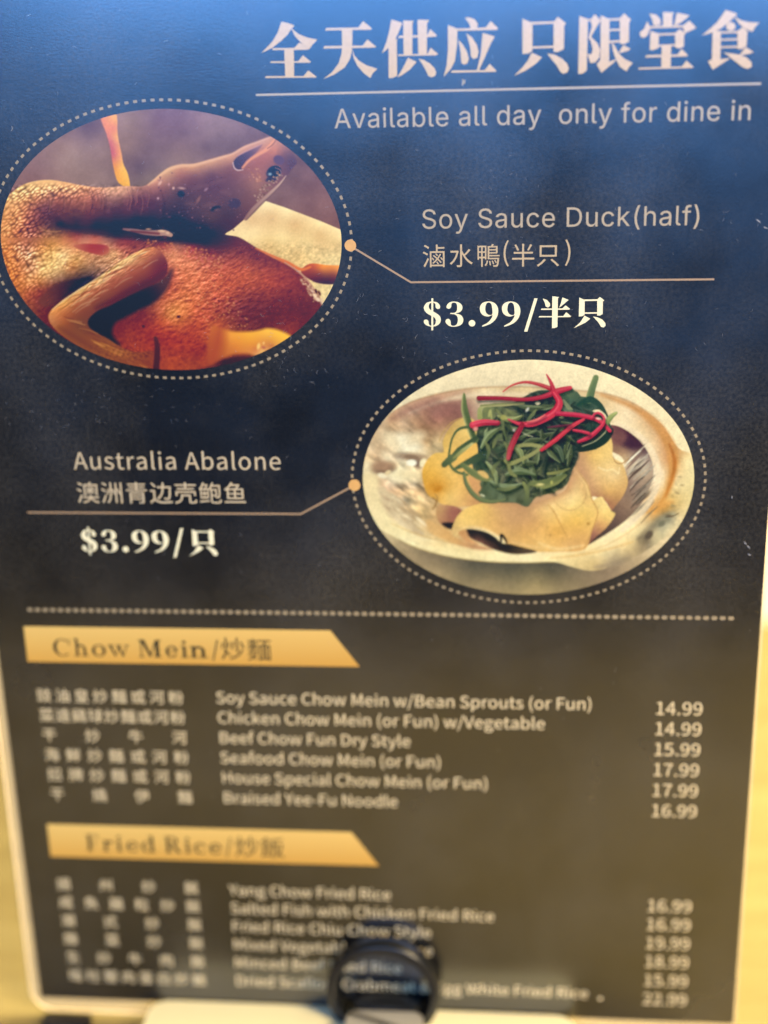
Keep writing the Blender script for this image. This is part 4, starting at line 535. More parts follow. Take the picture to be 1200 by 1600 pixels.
h牛400|189 336 189 263 104 263 124 319 93 325 63 247 21 183 49 167 91 234 189 234 189 138 21 138 21 108 189 108 189 -32 220 -32 220 108 380 108 380 138 220 138 220 234 358 234 358 263 220 263 220 336
h球400|157 203 182 164 199 127 224 139 206 175 180 213|297 316 324 294 345 272 363 290 342 311 315 332|352 216 298 140 278 224 278 239 383 239 383 266 278 266 278 336 249 336 249 266 151 266 151 239 249 239 249 134 135 34 154 8 249 100 249 5 247 -2 240 -4 190 -3 201 -32 239 -31 262 -26 274 -15 278 6 278 118 301 71 331 32 371 -3 390 20 341 63 308 115 343 156 378 202|14 39 20 10 149 51 144 78 95 63 95 165 135 165 135 193 95 193 95 281 141 281 141 309 18 309 18 281 66 281 66 193 22 193 22 165 66 165 66 54
h瑤400|163 52 163 -14 339 -14 339 -32 367 -32 367 53 339 53 339 11 280 11 280 66 385 66 385 92 280 92 280 134 365 134 365 159 215 159 222 174 282 203 333 244 369 297 352 306 347 305 264 305 285 330 256 336 228 306 188 276 135 251 152 230 200 254 239 282 330 282 310 257 284 235 244 265 226 252 264 223 227 204 191 234 173 224 205 196 138 178 151 153 188 162 170 133 148 108 172 95 201 134 251 134 251 92 136 92 136 77 93 68 93 164 134 164 134 191 93 191 93 280 144 280 144 307 18 307 18 280 65 280 65 191 23 191 23 164 65 164 65 63 13 54 18 24 142 50 140 66 251 66 251 11 190 11 190 52
h生400|96 330 65 247 22 181 48 163 70 193 90 229 185 229 185 141 66 141 66 112 185 112 185 10 22 10 22 -19 380 -19 380 10 216 10 216 112 346 112 346 141 216 141 216 229 360 229 360 258 216 258 216 336 185 336 185 258 104 258 126 323
h白400|178 338 156 272 58 272 58 -32 88 -32 88 -3 312 -3 312 -30 343 -30 343 272 189 272 216 331|88 27 88 121 312 121 312 27|88 150 88 242 312 242 312 150
h皇400|96 216 305 216 305 180 96 180|96 275 305 275 305 239 96 239|25 4 25 -22 376 -22 376 4 217 4 217 40 335 40 335 66 217 66 217 100 353 100 353 126 50 126 50 100 186 100 186 66 68 66 68 40 186 40 186 4|185 336 171 299 66 299 66 155 336 155 336 299 204 299 221 332
h粉400|314 329 287 324 305 259 330 207 366 162 387 187 354 225 330 271|21 302 41 216 65 222 43 308|142 311 115 222 135 216 169 304|18 198 18 170 72 170 46 105 12 52 28 23 55 67 79 122 79 -32 107 -32 107 118 145 63 164 87 107 152 107 170 160 170 160 185 171 159 184 170 184 149 232 149 219 81 193 29 150 -9 171 -31 217 13 246 72 262 149 321 149 313 43 302 4 289 -2 250 0 257 -27 302 -27 317 -24 328 -14 342 34 351 163 352 177 191 177 220 218 241 266 256 322 227 327 213 272 191 226 160 190 160 198 107 198 107 336 79 336 79 198
h粒400|22 304 36 258 43 216 66 222 58 264 43 309|140 311 113 221 132 215 165 304|169 263 169 235 372 235 372 263|192 204 210 112 221 31 250 40 237 119 218 210|238 330 256 267 285 276 265 337|19 202 19 174 72 174 46 108 14 54 29 24 54 68 76 123 76 -32 104 -32 104 125 141 67 161 91 104 159 104 174 159 174 159 202 104 202 104 335 76 335 76 202|152 14 152 -16 383 -16 383 14 307 14 329 108 348 208 318 213 302 111 280 14
h肉400|38 277 38 -32 68 -32 68 248 178 248 160 210 130 179 85 156 103 134 143 153 172 178 193 207 248 172 292 138 312 162 263 196 204 232 210 248 332 248 332 7 330 -1 323 -3 264 -2 274 -33 317 -32 344 -27 358 -16 362 6 362 277 216 277 223 335 191 335 185 277|189 162 174 115 141 72 84 40 102 18 143 38 173 63 195 92 246 53 287 18 309 40 263 78 207 118 220 162
h菜400|324 258 194 240 36 232 43 206 205 214 348 234|54 185 76 154 90 125 117 136 102 166 80 196|165 196 180 166 188 139 217 148 207 176 191 204|323 210 302 170 278 133 301 122 353 199|252 336 252 308 148 308 148 336 118 336 118 308 24 308 24 281 118 281 118 249 148 249 148 281 252 281 252 254 282 254 282 281 377 281 377 308 282 308 282 336|184 136 184 106 23 106 23 78 156 78 90 33 14 2 34 -24 114 14 184 68 184 -32 215 -32 215 69 258 31 310 0 364 -22 385 4 306 34 240 78 378 78 378 106 215 106 215 136
h蛋400|102 282 81 237 51 201 14 174 28 145 72 180 107 225 144 193 194 179 260 175 373 175 384 202 260 202 215 203 215 238 310 238 310 260 215 260 215 292 331 292 312 252 338 245 370 313 348 319 343 318 41 318 41 292 185 292 185 207 146 221 118 247 130 275|90 117 186 117 186 77 90 77|215 117 310 117 310 77 215 77|27 9 29 -20 327 -8 362 -37 382 -18 287 54 340 54 340 140 215 140 215 167 186 167 186 140 62 140 62 54 186 54 186 12|266 38 298 16 215 13 215 54 284 54
h蟹400|98 90 185 90 185 56 98 56|214 90 303 90 303 56 214 56|75 337 51 300 14 266 32 248 46 260 46 229 44 198 35 166 15 136 36 121 53 146 64 174 108 174 108 140 131 140 131 174 169 174 169 156 164 151 140 152 147 130 169 130 185 134 185 112 69 112 69 35 185 35 185 3 32 0 35 -24 328 -14 346 -34 366 -20 308 35 334 35 334 112 214 112 214 134 186 134 193 142 194 156 194 276 144 276 172 307 156 318 151 317 92 317 100 332|288 24 307 7 214 4 214 35 304 35|208 177 208 156 284 156 284 127 311 127 311 156 383 156 383 177 311 177 311 204 374 204 374 226 311 226 311 246 337 246 356 252 365 271 372 312 373 322 208 322 208 300 263 300 240 274 203 257 216 238 237 246 224 219 204 196 226 184 242 204 284 204 284 177|284 248 284 226 254 226 260 243 238 247 269 269 288 300 344 300 340 278 335 268 326 265 302 266 307 248|108 257 108 235 70 235 70 257|131 257 169 257 169 235 131 235|108 216 108 192 67 192 70 216|131 216 169 216 169 192 131 192|134 298 113 276 62 276 80 298
h豉400|20 313 20 286 177 286 177 313|56 222 141 222 141 162 56 162|30 247 30 137 168 137 168 247|39 118 56 42 81 50 63 124|13 18 19 -10 185 26 182 53 132 42 154 121 127 128 105 37|266 336 266 274 182 274 182 246 266 246 266 186 188 186 188 158 225 158 202 152 227 96 259 48 213 16 160 -7 179 -31 231 -7 278 27 320 -7 368 -32 388 -7 340 15 299 47 340 105 369 178 350 186 344 186 296 186 296 246 381 246 381 274 296 274 296 336|332 158 310 109 279 68 250 110 228 158
h边400|33 314 67 278 94 245 119 264 56 330|221 330 219 264 137 264 137 236 217 236 205 164 177 103 125 56 147 34 203 87 234 155 248 236 337 236 329 114 316 68 310 64 300 64 245 66 256 35 312 34 330 38 343 49 359 105 368 250 368 264 250 264 253 330|99 200 17 200 17 171 69 171 69 46 41 28 10 -4 32 -33 60 5 83 21 100 12 122 -5 171 -23 237 -28 380 -23 390 10 238 2 177 6 130 22 99 44
h遠400|179 187 313 187 313 147 179 147|28 294 67 267 98 240 120 262 88 288 48 313|258 125 338 125 298 96 258 118|347 133 342 128 342 209 151 209 151 125 219 125 172 89 116 62 134 39 184 65 229 99 229 20 258 20 258 93 308 63 348 34 366 52 318 84 370 118|230 336 230 305 140 305 140 282 230 282 230 254 118 254 118 231 376 231 376 254 259 254 259 282 352 282 352 305 259 305 259 336|101 196 22 196 22 168 72 168 72 40 44 22 16 -6 36 -32 65 3 89 18 106 11 128 -5 175 -22 238 -27 376 -23 384 8 238 1 180 4 134 20 101 42
h雜400|282 322 309 264 337 274 309 331|53 83 38 40 17 4 40 -9 62 30 78 78|142 75 161 39 174 5 198 15 185 48 165 84|60 259 43 204 14 160 34 143 52 167 67 196 88 172 104 188 75 218 85 254|101 151 101 122 20 122 20 95 101 95 101 0 96 -6 67 -5 75 -28 101 -27 118 -24 127 -16 129 -1 129 95 200 95 200 122 129 122 129 151 115 151 142 194 175 151 194 166 152 216 163 252 138 257 120 206 92 165 110 151|87 328 106 292 22 292 22 265 197 265 197 292 125 292 137 296 115 337|245 153 298 153 298 98 245 98|245 178 245 232 298 232 298 178|245 335 217 256 179 191 202 172 218 195 218 -31 245 -31 245 -11 383 -11 383 16 325 16 325 72 376 72 376 98 325 98 325 153 376 153 376 178 325 178 325 232 380 232 380 260 249 260 273 328|245 72 298 72 298 16 245 16
h雞400|91 281 106 236 128 246 112 289|182 332 108 316 22 307 28 285 116 293 194 309|29 273 46 228 67 238 49 281|178 296 152 240 170 232 199 286|99 111 96 80 20 80 20 57 91 57 77 28 52 5 13 -11 29 -32 65 -18 90 2 107 26 147 -2 177 -28 195 -10 160 19 116 48 119 57 198 57 198 80 123 80 126 111|247 150 297 150 297 96 247 96|247 176 247 228 297 228 297 176|286 318 315 256 248 256 272 329 244 336 216 252 177 184 198 161 220 194 220 -32 247 -32 247 -13 384 -13 384 15 324 15 324 69 372 69 372 96 324 96 324 150 372 150 372 176 324 176 324 228 380 228 380 256 322 256 342 263 311 326|247 69 297 69 297 15 247 15|32 105 60 111 171 122 181 101 203 111 187 143 164 176 143 167 159 143 78 136 124 170 170 211 151 226 115 191 66 190 110 234 90 247 65 217 46 199 28 189 35 164 89 170 56 146 25 130
h青400|293 134 293 106 110 106 110 134|80 158 80 -33 110 -33 110 34 293 34 293 1 291 -5 284 -7 230 -6 240 -31 281 -31 307 -27 320 -18 323 1 323 158|110 84 293 84 293 55 110 55|184 336 184 309 50 309 50 286 184 286 184 259 63 259 63 236 184 236 184 207 24 207 24 183 376 183 376 207 214 207 214 236 338 236 338 259 214 259 214 286 355 286 355 309 214 309 214 336
h飯400|354 326 284 309 201 299 201 172 199 109 189 43 164 -18 187 -33 213 32 225 104 228 172 228 197 229 197 251 119 282 53 250 17 214 -9 232 -31 267 -5 298 29 330 -5 367 -31 386 -8 347 17 314 53 348 126 370 219 352 224 348 224 228 224 228 278 306 286 373 304|339 197 322 133 298 78 272 134 254 197|140 144 140 109 68 109 68 144|140 166 68 166 68 197 140 197|114 68 127 42 68 18 68 86 165 86 165 220 121 220 105 263 83 255 95 220 42 220 42 30 35 11 24 2 36 -26 36 -27 40 -23 136 22 148 -9 170 2 134 78|97 338 59 289 10 250 23 222 64 256 100 297 138 265 167 236 184 257 153 287 114 318 120 329
h魚400|138 49 147 -28 177 -24 167 52|219 48 246 -28 275 -20 246 54|297 51 332 8 357 -32 386 -19 359 22 324 63|72 60 48 16 16 -18 42 -33 76 5 101 52|96 148 185 148 185 101 96 101|214 148 309 148 309 101 214 101|96 219 185 219 185 172 96 172|214 219 309 219 309 172 214 172|132 338 105 296 67 254 18 215 40 193 66 214 66 75 339 75 339 244 234 244 269 298 248 312 244 310 153 310 166 331|100 244 135 285 227 285 197 244
h鮮400|158 62 177 25 189 -11 210 -3 197 32 177 70|118 58 130 22 136 -12 157 -7 150 27 138 63|81 59 86 -15 108 -12 107 23 102 62|44 62 35 16 14 -20 35 -32 56 7 66 56|334 336 304 264 323 258 247 258 265 265 253 299 236 335 211 326 238 258 200 258 200 231 272 231 272 179 208 179 208 153 272 153 272 98 195 98 195 70 272 70 272 -32 301 -32 301 70 385 70 385 98 301 98 301 153 369 153 369 179 301 179 301 231 376 231 376 258 329 258 365 328|130 276 109 235 64 235 83 276|74 336 53 274 14 212 36 194 41 200 41 80 189 80 189 235 137 235 166 290 148 302 143 300 92 300 102 332|66 146 102 146 102 105 66 105|125 146 163 146 163 105 125 105|66 210 102 210 102 170 66 170|125 210 163 210 163 170 125 170
h鱼400|24 14 24 -14 376 -14 376 14|96 130 186 130 186 78 96 78|215 130 310 130 310 78 215 78|96 206 186 206 186 154 96 154|215 206 310 206 310 154 215 154|137 338 110 296 71 254 22 215 42 192 66 210 66 52 340 52 340 232 241 232 282 292 262 304 257 303 152 303 170 331|91 232 132 276 239 276 204 232
h鲍400|19 15 23 -12 184 7 183 31|132 278 109 233 59 233 83 278|233 335 209 273 174 222 174 233 134 233 168 291 151 303 146 301 93 301 104 333 77 336 54 277 14 219 35 202 36 203 36 59 174 59 174 220 194 200 207 217 207 20 211 -8 227 -21 258 -25 339 -25 365 -20 379 -1 385 35 360 46 357 17 350 4 337 0 259 0 238 4 233 20 233 99 311 99 311 222 210 222 234 264 342 264 340 138 335 95 330 91 323 90 283 91 290 67 334 66 348 70 358 80 367 131 368 277 368 290 246 290 260 329|58 135 94 135 94 83 58 83|114 135 151 135 151 83 114 83|58 209 94 209 94 158 58 158|114 209 151 209 151 158 114 158|233 198 286 198 286 123 233 123
h鴨400|179 72 166 29 143 -7 166 -20 189 19 202 65|216 60 227 -8 248 -4 236 64|258 64 278 7 299 13 276 69|298 71 325 28 343 37 314 79|52 195 87 195 87 132 52 132|149 195 149 132 113 132 113 195|52 220 52 283 87 283 87 220|149 220 113 220 113 283 149 283|29 309 29 83 52 83 52 106 87 106 87 -32 113 -32 113 106 149 106 149 88 173 88 173 309|260 336 249 301 193 301 193 89 350 89 343 22 334 -4 321 -8 280 -6 287 -31 333 -32 347 -29 357 -21 370 14 378 100 379 112 220 112 220 136 385 136 385 158 220 158 220 182 353 182 353 301 278 301 293 330|220 280 326 280 326 252 220 252|220 204 220 231 326 231 326 204
h鷄400|210 72 201 30 187 -8 207 -18 222 22 231 66|241 61 246 -5 266 -2 259 63|274 64 288 10 306 14 290 68|307 70 328 23 345 30 322 76|91 281 106 236 128 246 112 289|182 332 108 316 22 307 28 285 116 293 194 309|29 273 46 228 67 238 49 281|178 296 152 240 170 232 199 286|99 114 96 84 22 84 22 60 92 60 78 29 53 6 13 -10 29 -32 66 -17 92 4 109 30 165 -22 184 -3 118 53 119 60 197 60 197 84 123 84 126 114|271 337 259 300 214 300 214 90 352 90 346 22 338 -4 326 -8 292 -6 298 -29 337 -29 350 -26 359 -19 369 15 376 102 377 113 242 113 242 137 383 137 383 160 242 160 242 183 357 183 357 300 287 300 302 332|242 278 330 278 330 252 242 252|242 205 242 232 330 232 330 205|32 105 60 111 171 122 181 101 203 111 187 143 164 176 143 167 159 143 78 136 124 170 170 211 151 226 115 191 66 190 110 234 90 247 65 217 46 199 28 189 35 164 89 170 56 146 25 130
h麵400|270 134 300 134 300 85 270 85|270 158 270 204 300 204 300 158|270 62 300 62 300 13 270 13|248 13 218 13 218 204 248 204|321 13 321 204 350 204 350 13|194 231 194 -32 218 -32 218 -13 350 -13 350 -31 374 -31 374 231 293 231 305 287 382 287 382 314 186 314 186 287 276 287 265 231|61 60 92 35 55 9 13 -10 28 -32 72 -11 111 18 140 -15 160 2 128 36 155 74 174 120 158 129 153 128 98 128 108 148 107 149 119 149 119 188 170 144 185 165 119 212 119 220 133 207 149 228 174 201 187 216 158 246 166 272 148 275 137 245 119 221 119 283 180 283 180 306 119 306 119 336 94 336 94 306 23 306 23 283 94 283 94 222 58 185 13 157 29 139 63 162 94 193 94 152 84 155 55 107 17 68 35 48 61 74 85 106 142 106 127 77 109 52 80 74|54 276 41 237 18 207 34 195 59 228 77 207 90 222 67 246 74 272
h（400|278 152 288 79 316 15 358 -38 382 -26 342 25 316 85 307 152 316 219 342 279 382 330 358 342 316 289 288 225
h）400|122 152 112 225 84 289 42 342 18 330 58 279 84 219 93 152 84 85 58 25 18 -26 42 -38 84 15 112 79'''

# ------------------------------------------------------------------ letters
GL = {}
for row in GLYPHS.strip('\n').split('\n'):
    head, *cs = row.split('|')
    GL[head[:2]] = (int(head[2:]), [np.array(c.split(), float).reshape(-1, 2)/400 for c in cs if c])
def flat(name, contours, mat, parent, y):
    """printed letter shapes as one flat mesh on the sheet: constrained triangulation, kept where the outlines wind round"""
    cs = [np.asarray(c, float)*1000 for c in contours if len(c) > 2]; P, E, k = [], [], 0
    for c in cs:
        P.append(c); n = len(c); E += [(k+i, k+(i+1) % n) for i in range(n)]; k += n
    A = np.vstack(P); B = np.vstack([np.roll(c, -1, 0) for c in cs])
    v, _, f, _, _, _ = delaunay_2d_cdt([Vector(p) for p in A], E, [], 0, 1e-5)
    v = np.array([tuple(q) for q in v]); f = np.array([t for t in f if len(t) == 3]); c = v[f].mean(1)
    up = (A[None,:,1] <= c[:,None,1]) & (B[None,:,1] > c[:,None,1]); dn = (A[None,:,1] > c[:,None,1]) & (B[None,:,1] <= c[:,None,1])
    side = (B[:,0]-A[:,0])[None]*(c[:,None,1]-A[None,:,1])-(c[:,None,0]-A[None,:,0])*(B[:,1]-A[:,1])[None]
    wind = (up & (side > 0)).sum(1).astype(int)-(dn & (side < 0)).sum(1)
    return mesh_obj(name, [(p[0]/1000, y, p[1]/1000) for p in v], [tuple(int(i) for i in t) for t in f[wind != 0]], mat, parent)
def strokes(name, polys, mat, parent, y, curved=()):
    """overlapping brush strokes of a letter, each a hair above the last"""
    V, F = [], []
    for i, p in enumerate(polys):
        t = tessellate_polygon([[Vector((a, 0, b)) for a, b in p]]); k = len(V)
        V += [(a, y-i*4e-6, b) for a, b in p]; F += [tuple(k+j for j in f) for f in t]
    return mesh_obj(name, V, F, mat, parent)
XZ = lambda px, py: (lambda v: (v.x, v.z))(mm(px, py))
def width(font, s): return sum(GL[font+c][0] for c in s)/400
def line(font, s, x, z, size, track=0., sx=1.):
    out = []
    for c in s:
        a, cs = GL[font+c]
        out += [np.c_[x+g[:,0]*size*sx, z+g[:,1]*size] for g in cs]
        x += (a/400*size+track)*sx
    return out
def fit(font, s, pa, pb, size):
    """a line of text from its left to its right end (picture points on the baseline)"""
    (x0, z0), (x1, z1) = XZ(*pa), XZ(*pb); z = (z0+z1)/2
    l = line(font, s, 0, 0, 1); lo = min(c[:,0].min() for c in l); hi = max(c[:,0].max() for c in l)
    n = max(1, len(s)-1); track = ((x1-x0) - (hi-lo)*size)/n
    return line(font, s, x0-lo*size, z, size, track)

# ------------------------------------------------------------------ materials
def print_material():
    m, nt, b, new, link = nodes('printed_dark_slate'); geo = film(nt, b, new, link, None, .07)
    n1 = new('ShaderNodeTexNoise'); n1.inputs['Scale'].default_value = 14; n1.inputs['Detail'].default_value = 6; n1.inputs['Roughness'].default_value = .62; link(geo.outputs['Position'], n1.inputs['Vector'])
    r = new('ShaderNodeValToRGB'); e = r.color_ramp.elements
    e[0].position, e[0].color = .42, (.003,.0035,.004,1); e[1].position, e[1].color = .80, (.048,.042,.030,1); link(n1.outputs['Fac'], r.inputs[0])
    n2 = new('ShaderNodeTexNoise'); n2.inputs['Scale'].default_value = 1100; n2.inputs['Detail'].default_value = 2; link(geo.outputs['Position'], n2.inputs['Vector'])
    r2 = new('ShaderNodeValToRGB'); e = r2.color_ramp.elements; e[0].position, e[0].color = .35, (.5,.5,.5,1); e[1].position, e[1].color = .72, (1.7,1.7,1.7,1); link(n2.outputs['Fac'], r2.inputs[0])
    mx = new('ShaderNodeMixRGB'); mx.blend_type = 'MULTIPLY'; mx.inputs[0].default_value = 1; link(r.outputs[0], mx.inputs[1]); link(r2.outputs[0], mx.inputs[2]); link(mx.outputs[0], b.inputs['Base Color'])
    n3 = new('ShaderNodeTexNoise'); n3.inputs['Scale'].default_value = 26; n3.inputs['Detail'].default_value = 4; link(geo.outputs['Position'], n3.inputs['Vector'])
    mr = new('ShaderNodeMapRange'); mr.inputs[1].default_value, mr.inputs[2].default_value = .3, .7; mr.inputs[3].default_value, mr.inputs[4].default_value = GLOSS['rough']-.04, GLOSS['rough']+.05
    link(n3.outputs['Fac'], mr.inputs[0]); link(mr.outputs[0], b.inputs['Roughness']); return m
def photo_material(name):
    m, nt, b, new, link = nodes(name); film(nt, b, new, link, None, .05)
    a = new('ShaderNodeVertexColor'); a.layer_name = 'inks'; link(a.outputs[0], b.inputs['Base Color']); return m
M = dict(sheet=print_material(), gold=ink('gold_ink', (196,172,128)), title=ink('pale_gold_ink', (208,174,110)), sub=ink('tan_ink', (182,164,130)), label=ink('label_ink', (208,188,148)), cream=ink('cream_ink', (250,238,206)), list=ink('list_ink', (236,214,164)),
         price=ink('white_ink', (255,238,190)), dash=ink('dash_ink', (160,142,108)), rule=ink('rule_ink', (172,142,106)), dot=ink('dot_ink', (222,170,96)), band=photo_material('banner_gold'), dark=ink('banner_letter_ink', (30,25,18)))

# ------------------------------------------------------------------ the setting
def table_material():
    m, nt, b, new, link = nodes('lacquered_pale_wood'); tc = new('ShaderNodeTexCoord')
    mp = new('ShaderNodeMapping'); mp.inputs['Scale'].default_value = (3, 26, 3); link(tc.outputs['Object'], mp.inputs[0])
    n = new('ShaderNodeTexNoise'); n.inputs['Scale'].default_value = 3; n.inputs['Detail'].default_value = 6; n.inputs['Distortion'].default_value = .6; link(mp.outputs[0], n.inputs['Vector'])
    r = new('ShaderNodeValToRGB'); e = r.color_ramp.elements; e[0].position, e[0].color = .3, (.175,.138,.056,1); e[1].position, e[1].color = .7, (.22,.182,.082,1); link(n.outputs['Fac'], r.inputs[0]); link(r.outputs[0], b.inputs['Base Color'])
    b.inputs['Roughness'].default_value = .75; b.inputs['Specular IOR Level'].default_value = .12; return m
tb = bmesh.new(); bmesh.ops.create_cube(tb, size=1); bmesh.ops.scale(tb, vec=(1.5, .63, .03), verts=tb.verts); bmesh.ops.translate(tb, vec=(0, .015, -.015), verts=tb.verts)
bmesh.ops.bevel(tb, geom=tb.edges[:], offset=.004, segments=2)
me = bpy.data.meshes.new('tabletop'); tb.to_mesh(me); tb.free(); table = bpy.data.objects.new('tabletop', me); COL.objects.link(table); me.materials.append(table_material())
tag(table, None, None, None, 'structure')
wm, nt, b, new, link = nodes('warm_cream_wall'); n = new('ShaderNodeTexNoise'); n.inputs['Scale'].default_value = 6; n.inputs['Detail'].default_value = 4
r = new('ShaderNodeValToRGB'); r.color_ramp.elements[0].color = (.84,.76,.55,1); r.color_ramp.elements[1].color = (.88,.82,.62,1); link(n.outputs['Fac'], r.inputs[0]); link(r.outputs[0], b.inputs['Base Color']); b.inputs['Roughness'].default_value = .7
wall = mesh_obj('wall', [(-2,.335,-1),(2,.335,-1),(2,.335,2),(-2,.335,2),(-2,.375,-1),(2,.375,-1),(2,.375,2),(-2,.375,2)], [(0,1,2,3),(7,6,5,4),(0,4,5,1),(3,2,6,7)], wm); tag(wall, None, None, None, 'structure')

# ------------------------------------------------------------------ the menu
XL, XR, ZB, ZT = -.1478, .0684, .0073, .3240
menu = empty('menu', (0, 0, 0)); tag(menu, 'dark laminated restaurant menu with two oval dish photos and gold lettering', 'menu')
def rounded(x0, x1, z0, z1, r, n=8, rr=None):
    out = []; rr = r if rr is None else rr
    for cx, cz, a, r in ((x1-rr,z0+rr,-90,rr),(x1-rr,z1-rr,0,rr),(x0+r,z1-r,90,r),(x0+r,z0+r,180,r)):
        out += [(cx+r*math.cos(math.radians(a+90*i/n)), cz+r*math.sin(math.radians(a+90*i/n))) for i in range(n+1)]
    return out
def slab(name, outline, y0, y1, mat, parent):
    n = len(outline); V = [(x,y0,z) for x, z in outline]+[(x,y1,z) for x, z in outline]
    return mesh_obj(name, V, [tuple(range(n)), tuple(range(2*n-1, n-1, -1))]+[(i, n+i, n+(i+1)%n, (i+1)%n) for i in range(n)], mat, parent)
slab('printed_sheet', [(XL,ZB),(XR,ZB),(XR,ZT),(XL,ZT)], 0, .0004, M['sheet'], menu)
lm, nt, b, new, link = nodes('clear_laminate'); b.inputs['Base Color'].default_value = (.95,.86,.62,1); b.inputs['Roughness'].default_value = .35; b.inputs['IOR'].default_value = 1.25
tr = new('ShaderNodeBsdfTransparent'); tr.inputs[0].default_value = (1,.97,.90,1); mix = new('ShaderNodeMixShader'); mix.inputs[0].default_value = .16
link(tr.outputs[0], mix.inputs[1]); link(b.outputs[0], mix.inputs[2]); link(mix.outputs[0], nt.nodes['Material Output'].inputs[0])
lo = rounded(XL-.0036, XR+.0010, ZB-.0056, ZT+.006, .0075, 8, .004)
film_o = slab('laminate_margin', lo, .0007, .0010, lm, menu)
# a bead where the two films are sealed along the edge
def tube(name, pts, r, mat, parent, closed=True, seg=8):
    P = [Vector(p) for p in pts]; n = len(P); V, F = [], []
    for i, p in enumerate(P):
        t = (P[(i+1) % n]-P[i-1]).normalized() if closed else (P[min(i+1,n-1)]-P[max(i-1,0)]).normalized(); a = t.cross(Vector((0,1,0))).normalized(); c = a.cross(t)
        V += [p+r*(math.cos(6.2832*k/seg)*a+math.sin(6.2832*k/seg)*c) for k in range(seg)]
    for i in range(n if closed else n-1):
        j = (i+1) % n; F += [(i*seg+k, i*seg+(k+1)%seg, j*seg+(k+1)%seg, j*seg+k) for k in range(seg)]
    return mesh_obj(name, V, F, mat, parent, True)
sm, nt, b, new, link = nodes('sealed_edge'); b.inputs['Base Color'].default_value = (.78,.64,.38,1); b.inputs['Roughness'].default_value = .2
tube('sealed_edge', [(x, .0009, z) for x, z in ([(XL-.0034, ZT+.004)]+rounded(XL-.0034, XR+.0008, ZB-.0054, ZT+.0058, .0073, 8, .004)[27:]+[(XR-.004, ZB-.0054)])], .00032, sm, menu, False)

# --- the two printed photographs, with their dashed borders
def ellipse_of(l, r, t, bt):
    xl, xr, zt, zb = XZ(*l)[0], XZ(*r)[0], XZ(*t)[1], XZ(*bt)[1]
    return (xl+xr)/2, (zt+zb)/2, (xr-xl)/2, (zt-zb)/2
def to_px(P):
    q = (np.c_[P[:,0], np.zeros(len(P))+D, P[:,1]-H0]) @ np.array(WC); return q[:,0]/q[:,2]*FPX+600, q[:,1]/q[:,2]*FPX+800
def photo(name, E, K, veil, gain, parent, n=(460, 350)):
    cx, cz, a, b_ = E; u, v = np.meshgrid(np.linspace(-1,1,n[0]), np.linspace(-1,1,n[1]))
    P = np.c_[(cx+a*u*np.sqrt(1-v*v/2)).ravel(), (cz+b_*v*np.sqrt(1-u*u/2)).ravel()]
    V = np.c_[P[:,0], np.full(len(P), -.00005), P[:,1]]; i = np.arange(n[0]*n[1]).reshape(n[1], n[0])
    F = np.stack([i[:-1,:-1], i[:-1,1:], i[1:,1:], i[1:,:-1]], -1).reshape(-1, 4)
    me = bpy.data.meshes.new(name); me.vertices.add(len(V)); me.vertices.foreach_set('co', V.ravel()); me.loops.add(F.size); me.loops.foreach_set('vertex_index', F.ravel())
    me.polygons.add(len(F)); me.polygons.foreach_set('loop_start', np.arange(len(F))*4); me.update(calc_edges=True)
    px, py = to_px(P); x0, y0, st = K.X[0,0], K.Y[0,0], K.X[0,1]-K.X[0,0]; h, w = K.X.shape
    gx, gy = np.clip((px-x0)/st, 0, w-1.001), np.clip((py-y0)/st, 0, h-1.001); ix, iy = gx.astype(int), gy.astype(int); fx, fy = (gx-ix)[:,None], (gy-iy)[:,None]
    C = np.clip(K.C, 0, 255)/255; C = np.where(C <= .04045, C/12.92, ((C+.055)/1.055)**2.4)
    c = (C[iy,ix]*(1-fx)+C[iy,ix+1]*fx)*(1-fy)+(C[iy+1,ix]*(1-fx)+C[iy+1,ix+1]*fx)*fy
    c = np.clip((c-np.array(veil))*np.array(gain), .003, .92)
    at = me.color_attributes.new('inks', 'FLOAT_COLOR', 'POINT'); at.data.foreach_set('color', np.c_[c, np.ones(len(c))].ravel())
    me.materials.append(photo_material(name+'_print')); o = bpy.data.objects.new(name, me); COL.objects.link(o); o.parent = parent; return o
def dashes(E, gap, count, w, fill, parent, phase=0.):
    cx, cz, a, b_ = E; a, b_ = a+gap[0], b_+gap[1]; t = np.linspace(0, 2*math.pi, 4001); P = np.c_[cx+a*np.cos(t), cz+b_*np.sin(t)]
    L = np.r_[0, np.cumsum(np.hypot(*np.diff(P, axis=0).T))]; V, F = [], []
    for k in range(count):
        s = (k+phase)/count*L[-1]; q = [np.interp((s+d*fill*L[-1]/count) % L[-1], L, t) for d in (-.5, -.17, .17, .5)]
        for an in q:
            p = np.array([cx+a*math.cos(an), cz+b_*math.sin(an)]); nrm = np.array([math.cos(an)/a, math.sin(an)/b_]); nrm /= np.linalg.norm(nrm)
            for sg in (-.5, .5): V.append((p[0]+nrm[0]*w*sg, -.00006, p[1]+nrm[1]*w*sg))
        F += [(8*k+2*i, 8*k+2*i+1, 8*k+2*i+3, 8*k+2*i+2) for i in range(3)]
    o = mesh_obj('dashed_border', V, F, M['dash'], parent); return o
E1 = ellipse_of((1,372), (534,388), (256,170), (288,578)); E2 = ellipse_of((567,750), (1085,742), (832,562), (842,929))
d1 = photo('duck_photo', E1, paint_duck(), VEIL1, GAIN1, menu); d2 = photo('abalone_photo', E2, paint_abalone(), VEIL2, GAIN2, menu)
d1['label'] = 'oval photo of a glazed soy sauce duck with its head raised'; d2['label'] = 'oval photo of sliced abalone in its shell with greens and chilli'
